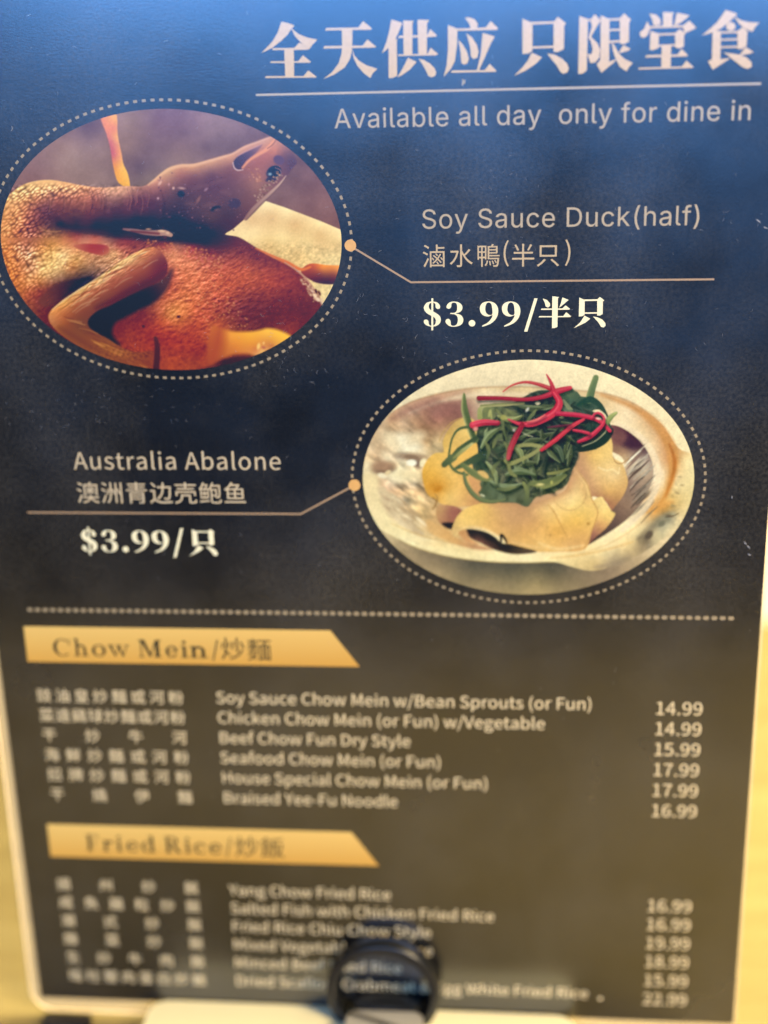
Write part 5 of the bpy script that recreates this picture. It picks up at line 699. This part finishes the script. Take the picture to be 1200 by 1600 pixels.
dashes(E1, (.0026,.0022), 117, .00066, .46, d1); dashes(E2, (.0029,.0024), 121, .00068, .47, d2)

# --- heading: eight brush-cut characters, a rule and a line of English
def crop(ox, oy, sc, polys): return [[XZ(ox+u/sc, oy+v/sc) for u, v in p] for p in polys]
T = crop(400, 20, 6, [[(238,84),(300,96),(362,122),(330,150),(300,200),(240,260),(150,330),(52,376),(110,318),(160,262),(205,185)], [(325,136),(355,165),(400,200),(480,232),(576,252),(535,292),(500,340),(430,285),(370,225)],
    [(155,332),(360,329),(405,280),(432,288),(500,341),(460,347),(155,349)], [(265,335),(355,335),(358,605),(275,605)], [(137,456),(398,453),(440,398),(516,460),(508,467),(137,470)], [(88,600),(98,594),(445,594),(490,540),(570,600),(560,607),(90,611)],
    [(648,162),(660,143),(960,138),(1005,78),(1088,148),(1075,158),(655,165)], [(632,328),(645,312),(1000,308),(1045,250),(1128,318),(1115,326),(635,335)],
    [(805,150),(905,150),(902,330),(885,425),(835,510),(740,575),(630,622),(715,555),(775,475),(803,380),(808,300)], [(895,325),(920,395),(960,445),(1030,490),(1138,525),(1095,565),(1072,612),(1010,565),(950,495),(915,420)]])
T += crop(590, 20, 6, [[(130,62),(232,95),(200,175),(165,250),(100,330),(40,382),(85,270),(110,170)], [(103,285),(165,245),(190,250),(180,262),(183,590),(140,612),(105,612)], [(240,72),(340,76),(326,100),(326,390),(245,390)], [(375,65),(484,68),(463,100),(462,390),(382,390)],
    [(193,230),(205,214),(465,210),(492,152),(556,212),(545,224),(198,237)], [(188,402),(198,390),(468,386),(498,328),(566,385),(550,398),(190,405)], [(285,422),(366,460),(300,535),(235,580),(185,606),(230,530),(262,470)],
    [(385,432),(430,440),(490,475),(535,520),(550,560),(540,590),(505,605),(475,590),(450,535),(420,480)], [(818,48),(860,42),(910,62),(938,100),(935,146),(872,146),(860,100)], [(740,150),(1015,138),(1060,78),(1130,145),(1118,160),(740,168)],
    [(660,114),(748,150),(745,300),(725,450),(690,520),(618,602),(648,490),(660,350)], [(757,252),(800,300),(838,365),(856,430),(840,475),(805,486),(785,465),(778,370)], [(832,192),(885,230),(930,300),(947,365),(935,420),(900,434),(875,410),(868,320)],
    [(985,188),(1098,222),(1060,290),(1000,430),(945,548),(930,542),(965,400)], [(688,555),(700,541),(1005,538),(1050,478),(1116,545),(1105,553),(690,561)]])
T += crop(800, 10, 6, [[(98,116),(192,155),(190,420),(150,442),(98,446)], [(390,150),(430,98),(508,160),(490,175),(486,400),(430,428),(390,426)], [(180,147),(400,141),(400,161),(180,169)], [(180,375),(392,369),(392,388),(180,395)], [(185,435),(282,478),(220,540),(130,600),(20,650),(100,570),(150,505)],
    [(330,443),(400,452),(470,490),(515,535),(533,580),(520,615),(480,633),(455,615),(420,555)], [(632,90),(711,120),(708,290),(700,600),(660,630),(620,633)], [(700,121),(752,117),(752,133),(700,139)],
    [(735,125),(775,76),(833,130),(800,180),(740,285),(800,345),(826,410),(818,480),(780,525),(735,533),(722,490),(708,445),(745,450),(757,400),(735,320),(718,290),(750,190)], [(832,86),(913,118),(910,518),(978,494),(955,525),(838,622),(793,545),(828,500)],
    [(1010,110),(1050,66),(1116,125),(1098,145),(1095,330),(1050,355),(1012,350)], [(905,115),(1015,110),(1015,130),(905,135)], [(908,214),(1015,209),(1015,226),(908,232)], [(908,322),(1015,317),(1015,335),(908,342)], [(1045,363),(1112,400),(1080,418),(1000,440),(1020,400)],
    [(935,330),(965,375),(1000,440),(1050,490),(1132,530),(1095,570),(1072,610),(1010,565),(970,490),(945,410)]])
T += crop(1000, 5, 6, [[(86,97),(150,108),(190,150),(192,200),(160,209),(125,205),(112,150)], [(215,83),(320,88),(303,110),(302,214),(215,214)], [(345,90),(464,115),(400,170),(332,210),(320,208)], [(68,168),(96,235),(70,300),(40,323),(5,316),(-4,275),(40,240)], [(88,215),(410,208),(410,226),(88,235)],
    [(405,240),(400,212),(460,163),(526,228),(500,245),(415,282),(415,260)], [(98,260),(176,285),(172,420),(130,438),(90,441)], [(328,282),(370,243),(426,280),(412,300),(410,405),(370,426),(330,416)], [(170,285),(335,279),(335,297),(170,303)], [(168,390),(335,384),(335,401),(168,408)],
    [(203,403),(291,400),(285,605),(198,605)], [(48,503),(60,487),(350,482),(390,430),(447,485),(440,498),(52,509)], [(-15,605),(390,594),(435,538),(500,598),(490,607),(-15,621)],
    [(800,64),(912,100),(860,152),(760,237),(670,277),(578,304),(650,245),(720,180),(765,120)], [(878,122),(945,160),(1020,178),(1117,182),(1080,220),(1050,270),(980,235),(925,190)], [(845,175),(885,190),(896,225),(870,255),(835,258),(806,235),(810,190)],
    [(680,250),(756,265),(752,525),(848,514),(740,585),(680,624),(636,545),(672,525)], [(912,262),(960,223),(1006,262),(996,400),(955,430),(915,431)], [(745,265),(920,261),(920,279),(745,283)], [(752,335),(920,329),(920,346),(752,351)], [(750,405),(920,399),(920,416),(750,421)],
    [(988,410),(1062,458),(1020,475),(928,492),(960,450)], [(778,460),(840,470),(920,480),(990,505),(1042,550),(1046,595),(1005,616),(960,600),(890,545),(830,495)]])
hd = strokes('heading', T, M['title'], menu, -.00006)
(x0, z0), (x1, z1) = XZ(400,149), XZ(1189,130); zz = (z0+z1)/2
mesh_obj('underline', [(x0,-.00006,zz-.00026),(x1,-.00006,zz-.00026),(x1,-.00006,zz+.00026),(x0,-.00006,zz+.00026)], [(0,1,2,3)], M['sub'], hd)
flat('subheading', fit('i', 'Available all day  only for dine in', (523,201), (1172,187), .0032), M['sub'], menu, -.00006)

# --- the two dishes
flat('dish_name', fit('i', 'Soy Sauce Duck(half)', (660,357), (1092,352), .0033), M['sub'], menu, -.00006)
def han(s, pa, pb, size):
    (xa, za), (xb, zb) = XZ(*pa), XZ(*pb); z = (za+zb)/2; out = []
    n = len(s); step = (xb-xa-size)/(n-1) if n > 1 else 0
    for i, c in enumerate(s): out += [np.c_[xa+i*step+g[:,0]*size, z-size*.5+(g[:,1]+.12)*size] for g in GL['h'+c][1]]
    return out
c1 = han('滷水鴨', (659,400), (782,399), .0063)+han('半只', (798,399), (876,398), .0063)
xz = XZ(783,411); c1 += line('n', '(', xz[0], xz[1]+.0004, .0066); xz = XZ(881,410); c1 += line('n', ')', xz[0], xz[1]+.0004, .0066)
flat('dish_name', c1, M['gold'], menu, -.00006)
flat('dish_name', fit('n', 'Australia Abalone', (116,734), (439,733), .0066), M['label'], menu, -.00006)
flat('dish_name', han('澳洲青边壳鲍鱼', (119,769), (386,771), .0067), M['label'], menu, -.00006)
def rule(name, pts, w, dot, mat):
    P = [np.array(XZ(*p)) for p in pts]; P = [P[0], P[1], np.array([P[2][0], P[1][1]])]
    d = [(P[i+1]-P[i])/np.linalg.norm(P[i+1]-P[i]) for i in (0,1)]; n = [np.array([-v[1], v[0]]) for v in d]; mid = (n[0]+n[1]); mid = mid/ (mid@n[0])
    N = [n[0], mid, n[1]]; V = [(p[0]+s*w/2*q[0], -.00006, p[1]+s*w/2*q[1]) for p, q in zip(P, N) for s in (-1, 1)]
    o = mesh_obj(name, V, [(0,2,3,1),(2,4,5,3)], mat, menu)
    c = XZ(*dot[:2]); mesh_obj('dot', [(c[0]+dot[2]*math.cos(t), -.00008, c[1]+dot[2]*math.sin(t)) for t in np.linspace(0, 6.2832, 33)[:-1]], [tuple(range(32))], M['dot'], o)
rule('callout_line', [(547,384),(642,441),(1116,435)], .00050, (547.5,383.5,.00150), M['rule']); rule('callout_line', [(554,758),(470,803),(43,800)], .00050, (554,758,.00162), M['rule'])
# --- prices cut in a fat-and-thin face
sp = lambda p, n=4: [tuple(q) for q in spline(p, True, n)]
E_ = lambda polys: crop(650, 450, 7.5, polys); F_ = lambda polys: crop(800, 450, 7.5, polys)
three = [(358,225),(365,195),(400,165),(450,158),(505,170),(540,205),(541,250),(512,282),(468,296),(522,314),(551,352),(550,400),(520,435),(460,452),(400,448),(360,420),(345,390),(358,366),(385,362),(405,385),(408,425),(425,441),(455,440),(480,420),(491,375),(481,330),(450,308),(406,303),(404,292),(450,289),(476,270),(483,230),(475,185),(450,171),(425,175),(415,190),(412,220),(395,241),(370,240)]
nine = [(748,245),(755,205),(785,172),(840,157),(900,165),(945,200),(964,255),(956,320),(925,375),(870,420),(785,451),(777,440),(840,405),(880,360),(896,318),(850,333),(800,325),(762,295)]
nhole = [(812,240),(820,195),(840,172),(865,172),(885,195),(894,250),(893,308),(860,316),(830,300),(815,270)]
ess = [(92,240),(100,205),(130,170),(190,158),(250,170),(280,205),(280,235),(255,245),(232,230),(228,190),(210,172),(180,170),(155,190),(150,225),(170,255),(230,290),(275,325),(291,365),(280,410),(245,440),(190,452),(130,440),(95,410),(95,380),(120,368),(145,385),(150,420),(170,440),(205,440),(228,415),(232,375),(215,345),(160,315),(115,285)]
def keyhole(o, h):
    i, j = min(((i, j) for i in range(len(o)) for j in range(len(h))), key=lambda t: (o[t[0]][0]-h[t[1]][0])**2+(o[t[0]][1]-h[t[1]][1])**2)
    return o[:i+1]+h[j:]+h[:j+1]+o[i:]
def with_hole(o, h): return keyhole(sp(o), sp(h)[::-1])
P1 = E_([sp(ess), [(180,120),(202,120),(202,495),(180,495)], sp(three), [(656+39*math.cos(t), 412+38*math.sin(t)) for t in np.linspace(0,6.28,25)[:-1]], with_hole(nine, nhole), [(u+259, v) for u, v in with_hole(nine, nhole)]])
slash = F_([[(262,120),(300,120),(180,510),(142,510)]])
half = F_([[(360,122),(410,140),(445,180),(446,210),(420,229),(395,215),(385,175)], [(590,110),(664,138),(610,185),(553,230),(572,180)], [(472,96),(552,105),(538,120),(532,455),(500,468),(468,470)], [(338,254),(345,240),(590,238),(628,203),(680,242),(670,253),(340,256)], [(313,338),(322,328),(600,328),(635,283),(693,330),(680,340),(315,343)]])
only = F_([[(788,110),(852,140),(850,315),(820,330),(782,333)], [(998,135),(1030,103),(1082,145),(1065,155),(1062,305),(1030,322),(998,321)], [(845,134),(1005,131),(1005,149),(845,153)], [(845,285),(1003,283),(1003,299),(845,301)], [(850,323),(917,358),(860,405),(723,470),(800,400)], [(948,333),(1000,342),(1060,370),(1093,410),(1096,440),(1075,461),(1045,455),(1010,400)]])
strokes('price', P1+slash+half+only, M['price'], menu, -.00006)
(ax, az), (bx, bz) = XZ(662.3,490), XZ(127.5,844); mv = lambda L, dx, dz=0: [[(x+dx, z+dz) for x, z in p] for p in L]
dz = bz-az; ox = XZ(294,844)[0]-XZ(896.7,490)[0]
strokes('price', mv(P1+slash, bx-ax, dz)+mv(only, ox, dz-.0004), M['price'], menu, -.00006)

# --- dotted rule
(x0, z0), (x1, z1) = XZ(43,950.5), XZ(1138,968); n = 89; zz = (z0+z1)/2; V, F = [], []
for i in range(n):
    cx = x0+(x1-x0)*i/(n-1)+.0007
    V += [(cx+.00082*math.copysign(abs(math.cos(t))**.7, math.cos(t)), -.00006, zz+.00060*math.sin(t)) for t in np.linspace(0, 6.2832, 13)[:-1]]; F.append(tuple(range(12*i, 12*i+12)))
mesh_obj('dotted_rule', V, F, M['dash'], menu)

# --- section banners with serif headings
def arc(cu, cv, ru, rv, tu, tv, a0, a1, n=18):
    A = np.radians(np.linspace(a0, a1, n)); o = [(cu+ru*math.cos(t), cv+rv*math.sin(t)) for t in A]; i = [(cu+(ru-tu)*math.cos(t), cv+(rv-tv)*math.sin(t)) for t in A]
    return [o+i[::-1]]
R_ = lambda u0, v0, u1, v1: [[(u0,v0),(u1,v0),(u1,v1),(u0,v1)]]
def stem(c, w, v1, foot=.16, head=0, hl=None): return R_(c-w/2, 0, c+w/2, v1)+R_(c-w/2-foot, 0, c+w/2+foot, .05)+(R_(c-w/2-(hl if hl is not None else head), v1-.05, c+w/2+head, v1) if (head or hl) else [])
xh = .66
SERIF = {'C': (.86, arc(.46,.5,.44,.51,.17,.05,48,312)+R_(.78,.62,.83,.98)), 'h': (.76, stem(.2,.13,1.02,.1,0,.1)+arc(.38,.40,.25,.27,.11,.10,0,150)+R_(.5,0,.63,.42)+R_(.41,0,.74,.05)),
    'o': (.68, arc(.34,.33,.32,.345,.14,.05,0,360,30)), 'w': (1.06, [[(.05,xh),(.2,xh),(.40,.0),(.33,.0)],[(.33,0),(.38,0),(.58,xh),(.54,xh)],[(.45,xh),(.60,xh),(.77,0),(.70,0)],[(.70,0),(.75,0),(.98,xh),(.93,xh)]]+R_(0,xh-.05,.3,xh)+R_(.40,xh-.05,.66,xh)+R_(.82,xh-.05,1.05,xh)),
    'M': (1.12, R_(.13,0,.18,1)+R_(.03,0,.29,.05)+R_(.03,.95,.3,1)+[[(.14,1),(.32,1),(.60,.1),(.52,.02)],[(.52,.02),(.58,.02),(.86,1),(.81,1)]]+R_(.80,0,.97,1)+R_(.70,0,1.08,.05)+R_(.8,.95,1.08,1)),
    'e': (.62, arc(.33,.33,.31,.345,.14,.05,20,330)+arc(.33,.33,.31,.345,.08,.05,0,90)+R_(.15,.33,.63,.38)), 'i': (.42, stem(.2,.14,xh,.1,0,.1)+[[(.2+.09*math.cos(t), .88+.09*math.sin(t)) for t in np.linspace(0,6.28,13)[:-1]]]),
    'n': (.80, stem(.2,.14,xh,.1,0,.1)+arc(.40,.40,.26,.27,.12,.10,0,150)+R_(.52,0,.66,.42)+R_(.43,0,.77,.05)), 'F': (.74, stem(.22,.17,1,.1,0,.1)+R_(.2,.94,.68,1)+R_(.64,.74,.68,1)+R_(.2,.48,.52,.53)+R_(.48,.38,.52,.64)),
    'r': (.60, stem(.2,.14,xh,.1,0,.1)+arc(.42,.42,.20,.25,.08,.10,60,160)+[[(.46+.09*math.cos(t), .57+.09*math.sin(t)) for t in np.linspace(0,6.28,13)[:-1]]]), 'd': (.76, arc(.33,.33,.30,.345,.14,.05,30,330)+R_(.46,0,.60,1.02)+R_(.38,.97,.5,1.02)+R_(.5,0,.72,.05)),
    'R': (.92, stem(.22,.17,1,.1,0,.1)+arc(.46,.745,.28,.255,.15,.05,-90,90)+R_(.2,.95,.48,1)+R_(.2,.49,.48,.54)+[[(.40,.5),(.56,.5),(.88,.03),(.88,0),(.70,0)]]), 'c': (.56, arc(.32,.33,.30,.345,.14,.05,50,320)+[[(.50+.08*math.cos(t), .54+.08*math.sin(t)) for t in np.linspace(0,6.28,13)[:-1]]]),
    '/': (.42, [[(.30,1.05),(.36,1.05),(.08,-.15),(.02,-.15)]])}
def serif(marks, cap):
    out = []
    for ch, pa, x_end in marks:
        x, z = XZ(*pa); w = XZ(x_end, pa[1])[0]-x; adv, polys = SERIF[ch]; us = [u for p in polys for u, v in p]; lo, hi = min(us), max(us)
        out += [[(x+(u-lo)/(hi-lo)*w, z+v*cap) for u, v in p] for p in polys]
    return out
def banner(corners, marks, cap, hans, size):
    (xa, za), (xb, zb), (xc, zc), (xd, zd) = [XZ(*c) for c in corners]; zt, zb_ = (za+zb)/2, (zc+zd)/2; xl = (xa+xd)/2
    o = mesh_obj('section_banner', [(xl,-.00005,zt),(xb,-.00005,zt),(xc,-.00005,zb_),(xl,-.00005,zb_)], [(0,1,2,3)], M['band'], menu)
    at = o.data.color_attributes.new('inks', 'FLOAT_COLOR', 'POINT'); at.data.foreach_set('color', [*lin((230,190,104)),1,*lin((228,186,100)),1,*lin((206,152,62)),1,*lin((214,160,68)),1])
    strokes('heading', serif(marks, cap), M['dark'], o, -.00008)
    for c, pa in hans:
        x, z = XZ(*pa); flat('heading', [np.c_[x+(g[:,0]-.05)*size, z+g[:,1]*size] for g in GL['h'+c][1]], M['dark'], o, -.00009)
    return o
q = lambda u, v: (60+u/3.158, 980+v/3.158); w_ = lambda u: 60+u/3.158
banner([(37.5,979.5),(516,984),(562,1041.5),(43,1034)], [('C',q(78,141),w_(160)),('h',q(178,141),w_(250)),('o',q(268,142),w_(336)),('w',q(346,142),w_(452)),('M',q(498,146),w_(612)),('e',q(632,147),w_(690)),('i',q(706,148),w_(742)),('n',q(750,149),w_(838)),('/',q(860,150),w_(893))], .0054, [('炒',(347,1027)),('麵',(388,1029))], .0074)
q = lambda u, v: (110+u/3.43, 1280+v/3.43); w_ = lambda u: 110+u/3.43
banner([(74,1288),(549,1299.5),(592,1352),(79,1339)], [('F',q(88,168),w_(155)),('r',q(175,170),w_(232)),('i',q(248,171),w_(284)),('e',q(306,173),w_(366)),('d',q(386,175),w_(462)),('R',q(510,178),w_(594)),('i',q(616,180),w_(650)),('c',q(668,182),w_(726)),('e',q(750,184),w_(812)),('/',q(836,186),w_(868))], .0056, [('炒',(369,1335)),('飯',(409,1337))], .0076)

# --- the two lists: one part per dish
ROWS = [('豉油皇炒麵或河粉','Soy Sauce Chow Mein w/Bean Sprouts (or Fun)','14.99'),('菜遠鷄球炒麵或河粉','Chicken Chow Mein (or Fun) w/Vegetable','14.99'),('干炒牛河','Beef Chow Fun Dry Style','15.99'),('海鮮炒麵或河粉','Seafood Chow Mein (or Fun)','17.99'),('招牌炒麵或河粉','House Special Chow Mein (or Fun)','17.99'),('干燒伊麵','Braised Yee-Fu Noodle','16.99'),
        ('揚州炒飯','Yang Chow Fried Rice','16.99'),('咸魚雞粒炒飯','Salted Fish with Chicken Fried Rice','16.99'),('潮式炒飯','Fried Rice Chiu Chow Style','19.99'),('雜菜炒飯','Mixed Vegetable Fried Rice','18.99'),('生炒牛肉飯','Minced Beef Fried Rice','15.99'),('瑤柱蟹肉蛋白炒飯','Dried Scallop, Crabmeat & Egg White Fried Rice','22.99')]
for g, (ya, yb, pya, pyb, ca, cb) in enumerate(((1091,1247,1108,1268,(57,1088,287,1088),(78,1243,301,1243)), (1391,1532,1417,1563,(88,1382,311,1386),(107,1524,323,1530)))):
    for i in range(6):
        zh, en, pr = ROWS[g*6+i]; t = i/5; z = XZ(350, ya+(yb-ya)*t)[1]; zp = XZ(1060, pya+(pyb-pya)*t)[1]
        sz = (XZ(927,1100)[0]-XZ(341,1100)[0])/width('n', ROWS[0][1])*1.005
        c = line('n', en, -.0846, z-.36*sz+.0002, sz)
        row = flat('dish_row', c, M['list'], menu, -.00006); c = []
        if g == 1 and i == 5: x, zz = XZ(938,1560); c += [np.array([(x+.0006*math.cos(a), zz+.0006*math.sin(a)) for a in np.linspace(0,6.2832,13)[:-1]])]
        w = width('n', pr)*sz*1.08; flat('price', c+line('n', pr, .0543-w, zp-.36*sz, sz*1.08), M['list'], row, -.00006)
        l = [a+(b_-a)*t for a, b_ in zip(ca, cb)]; flat('chinese_name', han(zh, (l[0], l[1]), (l[2], l[3]), .00465), M['list'], row, -.00006)

# --- lint, hairs and scuffs caught on the film
rl = random.Random(11); V, F = [], []
def hair(px, py, L, w, bend):
    x, z = XZ(px, py); a = rl.uniform(0, 6.28); k = len(V); n = 6
    for i in range(n+1):
        t = a+bend*(i/n-.5); x += L/n*math.cos(t); z += L/n*math.sin(t); ww = w*(.35+.65*math.sin(math.pi*(i+.4)/(n+.8)))
        V.extend([(x-ww*math.sin(t), -.00012, z+ww*math.cos(t)), (x+ww*math.sin(t), -.00012, z-ww*math.cos(t))])
    F.extend([(k+2*i, k+2*i+1, k+2*i+3, k+2*i+2) for i in range(n)])
for _ in range(330):
    px, py = rl.uniform(0, 1195), rl.uniform(0, 1250)
    if py > 600 and rl.random() < .5: continue
    hair(px, py, rl.uniform(.0002, .0012), rl.uniform(.000008, .000022), rl.uniform(-2.5, 2.5))
for cx, cy, n in ((120,640,30),(200,400,10),(440,560,34),(480,520,20),(660,545,14),(800,420,12),(1120,370,8),(820,290,10),(600,460,14),(60,640,14),(250,620,14)):
    for _ in range(n): hair(rl.gauss(cx, 45), rl.gauss(cy, 32), rl.uniform(.0002, .0016), rl.uniform(.000008, .000022), rl.uniform(-3, 3))
for px, py, L, w in ((1189,349,.0014,.00012),(1192,354,.0011,.00010),(1168,850,.0011,.00012),(1172,858,.0012,.00012),(1168,864,.0010,.00012),(1145,779,.0008,.00008),(722,122,.0016,.00022),(728,124,.001,.00018),(16,205,.0014,.00006)): hair(px, py, L, w, rl.uniform(-2, 2))
lt, nt, b, new, link = nodes('pale_lint'); b.inputs['Base Color'].default_value = (.36,.35,.34,1); b.inputs['Roughness'].default_value = .6
lint = mesh_obj('lint', V, F, lt, menu); lint['kind'] = 'stuff'

# ------------------------------------------------------------------ the foot of the stand and the ring before it
xa, xb = mm(240,1568).x, mm(898,1592).x
cm, nt, b, new, link = nodes('cream_plastic'); n = new('ShaderNodeTexNoise'); n.inputs['Scale'].default_value = 40; r = new('ShaderNodeValToRGB'); r.color_ramp.elements[0].color = (.86,.80,.50,1); r.color_ramp.elements[1].color = (.90,.85,.56,1)
link(n.outputs['Fac'], r.inputs[0]); link(r.outputs[0], b.inputs['Base Color']); b.inputs['Roughness'].default_value = .4
foot = empty('menu_stand', ((xa+xb)/2, -.03, 0)); tag(foot, 'low cream stand foot with rounded corners under the menu', 'stand')
def prism(name, outline, z0, z1, mat, parent, bev=.0012):
    bm = bmesh.new(); f = bm.faces.new([bm.verts.new((x, y, z0)) for x, y in outline]); e = bmesh.ops.extrude_face_region(bm, geom=[f]); vs = [v for v in e['geom'] if isinstance(v, bmesh.types.BMVert)]
    bmesh.ops.translate(bm, vec=(0,0,z1-z0), verts=vs); bmesh.ops.recalc_face_normals(bm, faces=bm.faces[:]); bmesh.ops.bevel(bm, geom=[e_ for e_ in bm.edges if abs(e_.verts[0].co.z-z1) < 1e-6 and abs(e_.verts[1].co.z-z1) < 1e-6], offset=bev, segments=3)
    me = bpy.data.meshes.new(name); bm.to_mesh(me); bm.free(); me.materials.append(mat); o = bpy.data.objects.new(name, me); COL.objects.link(o); o.parent = parent; return o
def local(o, p): o.location = -p.location; return o
local(prism('base_plate', rounded(xa, xb, -.0190, -.0006, .0060), 0, .0085, cm, foot, .0003), foot)
km, nt, b, new, link = nodes('near_black'); b.inputs['Base Color'].default_value = (.016,.012,.010,1); b.inputs['Roughness'].default_value = .6
local(prism('dark_block', rounded(mm(74,1590).x, mm(148,1592).x, -.0060, -.0010, .0015), 0, .0024, km, foot, .0003), foot)  # added near-black block, darkens the spot left of the base plate

bk, nt, b, new, link = nodes('glossy_black_plastic'); b.inputs['Base Color'].default_value = (.010,.011,.012,1); b.inputs['Roughness'].default_value = .22
n = new('ShaderNodeTexNoise'); n.inputs['Scale'].default_value = 120; mr = new('ShaderNodeMapRange'); mr.inputs[3].default_value, mr.inputs[4].default_value = .16, .34; link(n.outputs['Fac'], mr.inputs[0]); link(mr.outputs[0], b.inputs['Roughness'])
st, nt, b, new, link = nodes('brushed_steel'); b.inputs['Base Color'].default_value = (.66,.63,.56,1); b.inputs['Metallic'].default_value = .55; b.inputs['Roughness'].default_value = .34
n = new('ShaderNodeTexNoise'); n.inputs['Scale'].default_value = 300; mr = new('ShaderNodeMapRange'); mr.inputs[3].default_value, mr.inputs[4].default_value = .26, .42; link(n.outputs['Fac'], mr.inputs[0]); link(mr.outputs[0], b.inputs['Roughness'])
YR = -.0048
rl_, rr_, rt_ = mm(511,1550,YR), mm(688,1550,YR), mm(600,1461,YR+.003)
RO = (rr_.x-rl_.x)/2; rc = Vector(((rl_.x+rr_.x)/2, YR, rt_.z-RO))
ring = empty('ring_clip', (rc.x, YR, .0086)); tag(ring, 'upright glossy black ring with a steel tongue in front of the menu', 'ring clip')
prof = [(.5,.0),(.5,.35),(.42,.48),(.25,.5),(-.25,.5),(-.42,.48),(-.5,.35),(-.5,0),(-.5,-.35),(-.42,-.48),(-.25,-.5),(.25,-.5),(.42,-.48),(.5,-.35)]
V, F = [], []; n, k = 64, len(prof); WT, DP = .0030, .0056
for i in range(n):
    a = 2*math.pi*i/n
    for u, v in prof: V.append(((RO-WT/2+u*WT)*math.cos(a), v*DP, rc.z-.0086+(RO-WT/2+u*WT)*math.sin(a)))
for i in range(n): F += [(i*k+j, i*k+(j+1)%k, ((i+1)%n)*k+(j+1)%k, ((i+1)%n)*k+j) for j in range(k)]
o = mesh_obj('ring', V, F, bk, ring, True)
hl, hr = mm(548,1560,YR), mm(660,1560,YR); hub = [(hl.x+(hr.x-hl.x)*(.5-.5*math.cos(t)), hl.z-.0040+.0040*math.sin(t)) for t in np.linspace(0, math.pi, 15)]+[(hr.x, .0086), (hl.x, .0086)]
hb = slab('hub', hub, YR-.0030, YR+.0030, bk, ring); local(hb, ring)
tl, tr_ = mm(543,1579,YR-.004), mm(662,1579,YR-.004); zt = tl.z
tg = prism('steel_tongue', rounded(tl.x, tr_.x, YR-.016, YR-.0035, .003), zt-.0014, zt, st, ring, .0005); local(tg, ring)
